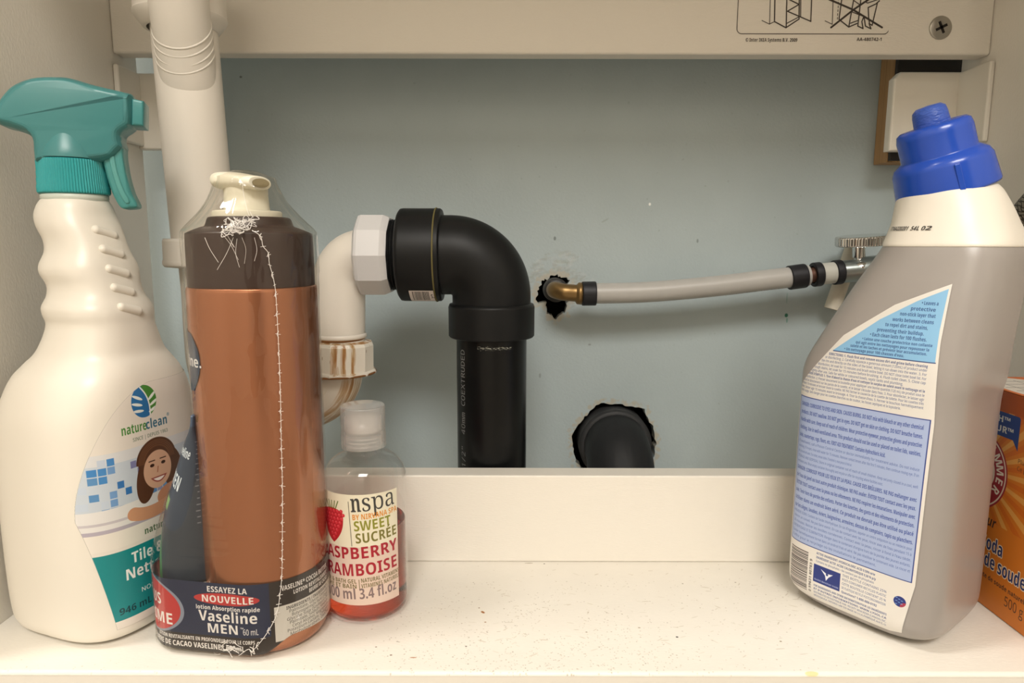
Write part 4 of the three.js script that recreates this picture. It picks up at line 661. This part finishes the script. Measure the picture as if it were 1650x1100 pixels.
// ------------------------------------------------------------------ toilet cleaner bottle
{
  const t = thing('cleaner_bottle', 'grey and white cleaner bottle with blue cap and blue instruction label', 'bottle', [0.2118, 0.0004, 0.0508], 38 * D2R);
  t.scale.y = 0.988;
  const hx = 0.0378, hz = 0.042, n = 5;
  const grey = phy(0x9f9995, 0.3, { clearcoat: 0.15, clearcoatRoughness: 0.3 }), white = std(0xefe9dd, 0.36);
  const S = [[0, 0, 0, hx - 0.013, hz - 0.013, 3.4], [0.0008, 0, 0, hx - 0.009, hz - 0.009, 3.5], [0.004, 0, 0, hx - 0.004, hz - 0.0045, 3.8], [0.01, 0, 0, hx - 0.001, hz - 0.001, n], [0.02, 0, 0, hx, hz, n], [0.05, 0, 0, hx, hz, n], [0.09, 0, 0, hx, hz, n], [0.125, 0.0005, 0, hx, hz, n],
    [0.14, 0.001, 0.0012, hx, 0.0425, n], [0.155, 0.002, 0.0045, hx, 0.0405, 4], [0.17, 0.004, 0.0085, 0.037, 0.0375, 3.7], [0.185, 0.0065, 0.0125, 0.0365, 0.0345, 3.4], [0.2, 0.0095, 0.0165, 0.0355, 0.031, 3.1], [0.2065, 0.0105, 0.0175, 0.0345, 0.029, 3]];
  part('body', loft(S, 128, { sub: 5 }), grey, t, 'grey plastic body');
  // white upper part, its axis tilting over
  const wS = [[0.206, 0.0105, 0.0175, 0.0348, 0.0293, 3], [0.2075, 0.0106, 0.0175, 0.0349, 0.0294, 3], [0.2115, 0.0105, 0.0172, 0.0335, 0.0285, 2.8], [0.218, 0.0098, 0.0165, 0.0308, 0.0268, 2.5], [0.226, 0.0088, 0.0152, 0.0275, 0.0252, 2.3], [0.234, 0.0074, 0.0138, 0.0238, 0.023, 2.1], [0.2375, 0.0066, 0.013, 0.0215, 0.0212, 2]];
  const up = part('shoulder', loft(wS, 96, { sub: 5 }), white, t, 'white cone shaped shoulder');
  // cap, tilted
  const capO = V(0.0072, 0.2325, 0.0134), inv = new THREE.Quaternion().setFromAxisAngle(V(0, 1, 0), -38 * D2R);
  const dir = V(-0.34, 1, 0.02).normalize().applyQuaternion(inv);
  const blue = phy(0x1f4fbe, 0.26, { clearcoat: 0.2 });
  part('neck', latheAlong([[0.0205, -0.004], [0.0205, 0.0085], [0.0165, 0.009], [0.0165, 0.012]], capO, capO.clone().add(dir)), std(0xdcdcdc, 0.35), t);
  part('cap_skirt', latheAlong([[0.0212, 0.002], [0.0232, 0.002], [0.0236, 0.0032], [0.0226, 0.0165], [0.0212, 0.0195], [0.0186, 0.0215], [0.0172, 0.0225], [0.0172, 0.033], [0.0165, 0.0362], [0.0146, 0.0376], [0.0085, 0.038], [0.0001, 0.038]], capO, capO.clone().add(dir), 96), blue, t, 'blue screw cap');
  part('cap_tab', (() => { const g = box(-0.0013, 0.0013, 0.002, 0.017, 0.0218, 0.0238, 0.0005); const q = new THREE.Quaternion().setFromUnitVectors(V(0, 1, 0), dir); g.rotateY(-0.95); g.applyQuaternion(q); g.translate(capO.x, capO.y, capO.z); return g; })(), blue, t);
  part('cap_tip', latheAlong([[0.0082, 0.0378], [0.0079, 0.043], [0.0074, 0.0455], [0.0055, 0.0472], [0.0001, 0.0476]], capO, capO.clone().add(dir), 48), phy(0x3a5cb8, 0.3, { bumpMap: bumpTex(128, 128, 4, 4), bumpScale: 0.0004 }), t, 'blue nozzle tip');
  // date code printed on the shoulder
  const RS = sectionsFine(wS, 5), dcC = canvas(640, 80, (k) => { k.fillStyle = '#3a3634'; fit(k, '1716A220201  54L 02', 10, 60, 610, 58, 'italic bold'); });
  const secW = (y) => { let i = RS.findIndex((s) => s[0] > y); i = Math.max(1, i); const A = RS[i - 1], B = RS[i], k = (y - A[0]) / (B[0] - A[0]); return A.map((v, j) => v + (B[j] - v) * k); };
  part('date_code', patch((u, v) => { const th = (224 - 46 * u) * D2R, y = 0.2132 + 0.004 * v, s = secW(y), [x, z] = sp([s[0], s[1], s[2], s[3] + 0.0003, s[4] + 0.0003, s[5]], th); return V(x, y, z); }, 40, 3), std(0xffffff, 0.5, { map: tex(dcC), transparent: true }), up, 'small black printed date code');
  // instruction label on the broad face turned to the left
  const R = sectionsFine(S, 5), secAt = (y) => { let i = R.findIndex((s) => s[0] > y); i = Math.max(1, i); const A = R[i - 1], B = R[i], k = (y - A[0]) / (B[0] - A[0]); return A.map((v, j) => v + (B[j] - v) * k); };
  const fx = (y, z) => { const s = secAt(y), q = Math.min(0.999, Math.abs(z - s[2]) / s[4]); return s[1] - s[3] * (1 - q ** s[5]) ** (1 / s[5]); };
  const z0 = -0.0395, z1 = 0.0325, y0 = 0.006, y1 = 0.1905, SC = 10500;
  const lc = canvas((z1 - z0) * SC, (y1 - y0) * SC, (k, w, h) => {
    const X = (z) => (z - z0) * SC, Y = (y) => (y1 - y) * SC, P = (pts) => { k.beginPath(); pts.forEach(([z, y], i) => i ? k.lineTo(X(z), Y(y)) : k.moveTo(X(z), Y(y))); k.closePath(); };
    k.clearRect(0, 0, w, h);
    const outline = [[0.0312, 0.1885], [0.0305, 0.16], [0.0318, 0.12], [0.0305, 0.036], [0.026, 0.008], [0.02, 0.0065], [-0.034, 0.0065], [-0.0385, 0.012], [-0.0388, 0.125], [-0.0375, 0.129], [-0.015, 0.1592], [0.008, 0.177]];
    P(outline); k.fillStyle = '#e4e0da'; k.fill();
    k.save(); P(outline); k.clip();
    P([[0.0302, 0.186], [0.0293, 0.166], [0.0295, 0.1505], [-0.0195, 0.1505], [0.002, 0.169], [0.018, 0.1795]]); k.fillStyle = '#8bbfe6'; k.fill();
    k.strokeStyle = '#2c3f7a'; k.lineWidth = 5; k.beginPath(); k.moveTo(X(-0.0195), Y(0.1503)); k.lineTo(X(0.0298), Y(0.1503)); k.stroke();
    const navy = '#2b3c78';
    const row = (s, z, zr, y, size, font = '', col = navy) => { k.fillStyle = col; fit(k, s, X(z), Y(y), X(zr) - X(z), size, font); };
    const a = [['• Leaves a', 0.02, 0.0272, 0.1778], ['protective', 0.0155, 0.0265, 0.1748], ['non-stick layer that', 0.011, 0.0268, 0.1718], ['works between cleans', 0.008, 0.0265, 0.1688], ['to repel dirt and stains,', 0.005, 0.0245, 0.1659], ['preventing their buildup.', 0.0015, 0.0232, 0.163], ['• Each clean lasts for 100 flushes.', -0.0015, 0.0248, 0.1602], ['• Laisse une couche protectrice non collante', -0.005, 0.0275, 0.1578], ['qui agit entre les nettoyages pour repousser la', -0.008, 0.0265, 0.1556], ['saleté et les taches et prévenir leur accumulation.', -0.0105, 0.0258, 0.1535], ['• Un nettoyage pour 100 chasses d’eau.', -0.0135, 0.016, 0.1514]];
    for (const [s, z, zr, y] of a) row(s, z, zr, y, y > 0.159 ? 26 : 22, 'bold', '#2a4a86');
    const dirs = ['DIRECTIONS: 1. Flush first and remove excess dirt and grime before cleaning', 'or disinfecting. 2. Carefully squeeze a generous amount (120mL) of product under', 'the rim and directly on the sides of the bowl, letting it run down into the water. 3. For', 'disinfection, let soak for 10 minutes and brush entire bowl. DO NOT close toilet bowl lid. For', 'tough stains, let soak for 15 minutes before brushing. 4. Flush toilet clean. 5. Close cap', 'tightly after use. Safe for white or coloured bowls, septic tanks and plumbing.', 'MODE D’EMPLOI: 1. Tirer d’abord la chasse d’eau et nettoyer le surplus de saleté avant le nettoyage et la', 'désinfection. 2. Presser doucement la bouteille pour appliquer une bonne quantité (120 mL) de produit sous le', 'rebord et directement sur les parois de la cuvette, et le laisser s’écouler dans l’eau. 3. Pour désinfecter, le laisser agir', 'pendant 10 minutes et brosser toute la cuvette. NE PAS fermer le couvercle de la cuvette de toilette. Pour les cuvettes très', 'sales, laisser agir 15 minutes avant le brossage. 4. Tirer la chasse d’eau. 5. Fermer le bouchon hermétiquement', 'après usage. Sans danger pour les cuvettes blanches ou de couleur, les fosses septiques et la tuyauterie.'];
    dirs.forEach((s, i) => { const y = 0.1478 - i * 0.00206, lft = -0.0215 - Math.min(i, 8.5) * 0.0019; row(s, lft, i % 6 === 5 ? 0.017 : 0.0268, y, 19, i % 6 === 0 ? 'bold' : ''); });
    // boxed warning
    P([[-0.0375, 0.1222], [0.0302, 0.1222], [0.0288, 0.0375], [-0.037, 0.0375]]); k.fillStyle = '#a9b9de'; k.fill(); k.strokeStyle = '#2c3f8a'; k.lineWidth = 5; k.stroke();
    const L = ['DANGER: CORROSIVE TO EYES AND SKIN. CAUSES BURNS. DO NOT mix with bleach or any other chemical', 'products. DO NOT swallow. DO NOT get in eyes. DO NOT get on skin or clothing. DO NOT breathe fumes.', 'Handle with care. Keep out of reach of children. Wear protective eyewear, protective gloves and protective', 'clothing. Use in well-ventilated area. This product should not be used or placed on toilet lids, vanities,', 'sinks, countertops, rugs, floors, etc. FIRST AID TREATMENT: Contains Hydrochloric Acid.', 'If swallowed, call a Poison Control Centre or doctor immediately for treatment advice. Do not induce', 'vomiting. If in eyes, rinse with water for 15 minutes. Remove contact lenses after the first 5 minutes, then continue rinsing eye. If on', 'skin, rinse well with water. If on clothes, remove clothes. If breathed in, move person to fresh air.', 'STORAGE AND DISPOSAL: Store in original container out of reach of small children. Keep securely closed in a cool, well', 'ventilated area. Rinse empty container thoroughly and recycle or offer for recycling where facilities exist.', 'DANGER: CORROSIF POUR LES YEUX ET LA PEAU. CAUSE DES BRÛLURES. NE PAS mélanger avec', 'de l’eau de Javel ou tout autre produit chimique. NE PAS avaler. ÉVITER TOUT contact avec les yeux.', 'ÉVITER TOUT contact avec la peau ou les vêtements. NE PAS respirer les émanations. Manipuler avec', 'soin. Tenir hors de portée des enfants. Porter des lunettes, des gants et des vêtements de protection.', 'Utiliser dans un endroit bien aéré. Ce produit ne devrait pas être utilisé ou placé', 'sur les sièges, lavabos, éviers, baignoires, armoires, dessus de comptoirs, tapis ou planchers.', 'PREMIERS SOINS: Contient de l’acide chlorhydrique. En cas d’ingestion, appeler un centre antipoison ou un médecin pour', 'obtenir un conseil. Ne pas faire vomir. En cas de contact avec les yeux, rincer avec de l’eau pendant 15 à', '20 minutes. Retirer les lentilles cornéennes. Contact avec la peau, rincer à fond à l’eau tiède.', 'ENTREPOSAGE ET ÉLIMINATION: Ranger dans le contenant d’origine hors de la portée des jeunes enfants.', 'Garder hermétiquement fermé dans un endroit frais et aéré. Ne pas réutiliser le contenant vide. Le rincer et', 'l’offrir pour le recyclage où les installations le permettent.'];
    const sizes = L.map((_, i) => i < 5 || (i > 9 && i < 16) ? 1.22 : 0.8), tot = sizes.reduce((x, y) => x + y, 0); let yy = 0.1205;
    L.forEach((s, i) => { const step = 0.0815 * sizes[i] / tot; yy -= step; row(s, -0.0358, i === 4 || i === 9 || i === 21 ? 0.012 : i === 7 ? -0.004 : 0.0278, yy + step * 0.22, Math.round(27 * sizes[i] * 0.98), sizes[i] > 1 ? 'bold' : '', sizes[i] > 1 ? '#34489a' : '#4a5ca4'); });
    // foot: bar code, emblem, address
    k.fillStyle = '#e4e0da'; k.fillRect(X(-0.0365), Y(0.0345), X(-0.0215) - X(-0.0365), Y(0.009) - Y(0.0345)); let by = Y(0.0335); k.fillStyle = '#3f3a38'; while (by < Y(0.0105)) { const bh = rr(2.5, 8); k.fillRect(X(-0.0362), by, X(-0.0242) - X(-0.0362), bh); by += bh + rr(2.5, 6.5); }
    k.save(); k.translate(X(-0.0216), Y(0.0105)); k.rotate(-Math.PI / 2); k.fillStyle = '#3f3a38'; fit(k, '0 59631 80783 9', 0, 0, 210, 22, 'bold'); k.restore();
    row('ACTIVE INGREDIENT: HYDROCHLORIC ACID 9.50% w/w', -0.0195, 0.012, 0.0345, 20, 'bold'); row('INGRÉDIENT ACTIF: ACIDE CHLORHYDRIQUE 9,50 % p/p', -0.0195, 0.0125, 0.0322, 20, 'bold'); row('Contains no phosphates • Ne contient pas de phosphates', -0.0195, 0.0118, 0.03, 18);
    k.fillStyle = '#25357e'; P([[-0.0205, 0.0285], [-0.0055, 0.0285], [-0.0055, 0.018], [-0.0205, 0.018]]); k.fill(); k.fillStyle = '#e9ecf6'; P([[-0.0165, 0.0268], [-0.0132, 0.0252], [-0.0095, 0.0258], [-0.0118, 0.0235], [-0.0132, 0.021], [-0.0138, 0.0238]]); k.fill(); k.fillStyle = '#25357e'; k.beginPath(); k.arc(X(-0.0128), Y(0.0247), 7, 0, 7); k.fill(); row('Reckitt Benckiser inside', -0.0198, -0.0062, 0.0192, 14, '', '#c9d0ea');
    ['THIS BOTTLE CONTAINS 25%', 'POST-CONSUMER RECYCLED PLASTIC', 'CETTE BOUTEILLE CONTIENT 25 %', 'DE PLASTIQUE RECYCLÉ POSTCONSOMMATION', 'Questions? 1-800-888-0192'].forEach((s, i) => row(s, -0.0045, i === 4 ? 0.014 : 0.0182, 0.0275 - i * 0.0024, 19, i === 4 ? 'bold' : ''));
    ['FOR INGREDIENTS AND OTHER INFORMATION/POUR LES INGRÉDIENTS', 'ET D’AUTRES INFORMATIONS: WWW.LYSOL.CA', 'DISTRIBUTED BY/DISTRIBUÉ PAR: RECKITT BENCKISER (CANADA) INC.', 'MISSISSAUGA, ONTARIO L4W 5S9 MADE IN U.S.A./FABRIQUÉ AUX É.-U.'].forEach((s, i) => row(s, -0.02, 0.019, 0.0152 - i * 0.0021, 18, i < 2 ? 'bold' : ''));
    k.save(); k.beginPath(); k.arc(X(0.0245), Y(0.0255), 30, 0, 7); k.clip(); k.fillStyle = '#25357e'; k.fillRect(0, 0, w, h); k.fillStyle = '#a5384f'; k.beginPath(); k.arc(X(0.027), Y(0.0232), 24, 0, 7); k.fill(); k.fillStyle = '#7fa6d8'; for (let i = 0; i < 7; i++) k.fillRect(X(0.0225) + (i % 3) * 13, Y(0.0275) + i * 6, 10, 4); k.restore();
    k.restore();
  });
  const NZ = 60, NY = 90;
  part('instruction_label', patch((u, v) => { const z = z0 + (z1 - z0) * u, y = y0 + (y1 - y0) * v; return V(fx(y, z) - 0.0004, y, z); }, NZ, NY), std(0xffffff, 0.4, { map: tex(lc), transparent: true }), t, 'white and blue instruction label full of small print');
}

// ------------------------------------------------------------------ baking soda box
{
  const X0 = 0.271, X1 = 0.3125, Zb = 0.012, Zn = 0.108, Ht = 0.125;
  const t = thing('baking_soda_box', 'orange baking soda carton behind the grey cleaner bottle', 'box', [X0, 0.0004, Zb]);
  part('carton', box(0, X1 - X0, 0, Ht, 0, Zn - Zb, 0.0008), std(0xd8761f, 0.45), t);
  const SC = 9000;
  const fc = canvas((Zn - Zb) * SC, Ht * SC, (k, w, h) => {
    const X = (z) => (z - Zb + 0.003) * SC, Y = (y) => (Ht - y) * SC;
    k.fillStyle = '#d97f28'; k.fillRect(0, 0, w, h); k.fillStyle = '#b3551c'; k.fillRect(0, 0, w, Y(0.113));
    const cx = X(0.034), cy = Y(0.077);
    for (let i = 0; i < 40; i++) { const a = i / 40 * 6.283; k.fillStyle = i % 2 ? 'rgba(236,190,110,.65)' : 'rgba(206,100,28,.6)'; k.beginPath(); k.moveTo(cx, cy); k.lineTo(cx + 900 * Math.cos(a), cy + 900 * Math.sin(a)); k.lineTo(cx + 900 * Math.cos(a + 0.09), cy + 900 * Math.sin(a + 0.09)); k.fill(); }
    k.fillStyle = '#d97f28'; k.fillRect(0, Y(0.05), w, h); k.fillStyle = '#b3551c'; k.fillRect(0, 0, w, Y(0.114));
    k.fillStyle = '#233f86'; k.beginPath(); k.moveTo(0, Y(0.1135)); k.lineTo(X(0.06), Y(0.1135)); k.quadraticCurveTo(X(0.0615), Y(0.1135), X(0.0615), Y(0.112)); k.lineTo(X(0.0615), Y(0.095)); k.lineTo(X(0.0575), Y(0.1)); k.lineTo(0, Y(0.1)); k.fill();
    k.fillStyle = '#e6e4de'; fit(k, 'FRESH™', X(0.03), Y(0.1078), X(0.0545) - X(0.03), 44, 'bold'); fit(k, 'FRAÎCHEUR™', X(0.018), Y(0.1022), X(0.0575) - X(0.018), 46, 'bold');
    for (const [r, c] of [[205, '#a02633'], [196, '#e9ddc8'], [188, '#a02633'], [118, '#e9ddc8'], [110, '#d8d0c4']]) { k.fillStyle = c; k.beginPath(); k.arc(cx, cy, r, 0, 7); k.fill(); }
    k.fillStyle = '#3a2a28'; k.beginPath(); k.ellipse(cx + 10, cy + 20, 80, 30, -0.3, 0, 7); k.fill(); k.fillRect(cx + 40, cy - 70, 26, 110);
    k.fillStyle = '#f1e9da'; k.font = 'bold 66px sans-serif'; k.textAlign = 'center'; k.textBaseline = 'middle';
    [...'HAMMER'].forEach((c, i) => { const a = -1.3 + i * 0.36; k.save(); k.translate(cx + 153 * Math.cos(a), cy + 153 * Math.sin(a)); k.rotate(a + Math.PI / 2); k.fillText(c, 0, 0); k.restore(); });
    [...'ARM'].forEach((c, i) => { const a = -2.75 + i * 0.36; k.save(); k.translate(cx + 153 * Math.cos(a), cy + 153 * Math.sin(a)); k.rotate(a + Math.PI / 2); k.fillText(c, 0, 0); k.restore(); });
    k.textAlign = 'left'; k.textBaseline = 'alphabetic';
    const T = (s, z, zr, y, size, col, font = 'bold') => { k.fillStyle = col; fit(k, s, X(z), Y(y), X(zr) - X(z), size, font); };
    T('Pur', 0.041, 0.0515, 0.047, 74, '#3a2a28', 'bold italic'); T('Pure', 0.022, 0.038, 0.047, 74, '#3a2a28', 'bold italic');
    k.strokeStyle = '#f0e4cc'; k.lineWidth = 10; k.lineJoin = 'round';
    for (const [s, z, zr, y] of [['Baking Soda', 0.016, 0.0595, 0.0335], ['Bicarbonate de soude', 0.002, 0.0775, 0.0235]]) { k.save(); k.font = 'bold 96px sans-serif'; k.translate(X(z), Y(y)); k.scale((X(zr) - X(z)) / k.measureText(s).width, 1); k.strokeText(s, 0, 0); k.fillStyle = '#26336f'; k.fillText(s, 0, 0); k.restore(); }
    T('bicarbonate de soude naturel', 0.03, 0.078, 0.0165, 34, '#3a2a28'); T('500 g', 0.064, 0.078, 0.0085, 70, '#4a2a18', '');
    T('Plus pur', 0.0625, 0.075, 0.089, 30, '#5a3a20', ''); T('Ce produit', 0.0625, 0.078, 0.085, 30, '#5a3a20', '');
  });
  part('printed_side', patch((u, v) => V(-0.0003, Ht * v, (Zn - Zb) * u), 2, 2), std(0xffffff, 0.42, { map: tex(fc), side: THREE.DoubleSide }), t, 'orange printed side with round red emblem');
  const tcv = canvas(400, 900, (k, w, h) => { k.fillStyle = '#c9641f'; k.fillRect(0, 0, w, h); k.fillStyle = '#d9d2c8'; k.beginPath(); k.ellipse(w * 0.55, h * 0.45, 190, 380, 0, 0, 7); k.fill(); k.fillStyle = '#46403c'; for (let i = 0; i < 9; i++) k.fillRect(60, 120 + i * 80, 300, 7); k.fillRect(120, 100, 5, 700); k.fillRect(240, 100, 5, 700); });
  part('printed_top', patch((u, v) => V((X1 - X0) * u, Ht + 0.0003, (Zn - Zb) * (1 - v)), 2, 2), std(0xffffff, 0.42, { map: tex(tcv), side: THREE.DoubleSide }), t, 'carton top with white table and black lines');
}

scene.traverse((o) => { if (o.isMesh) { o.castShadow = true; o.receiveShadow = true; } });
renderer.render(scene, camera);
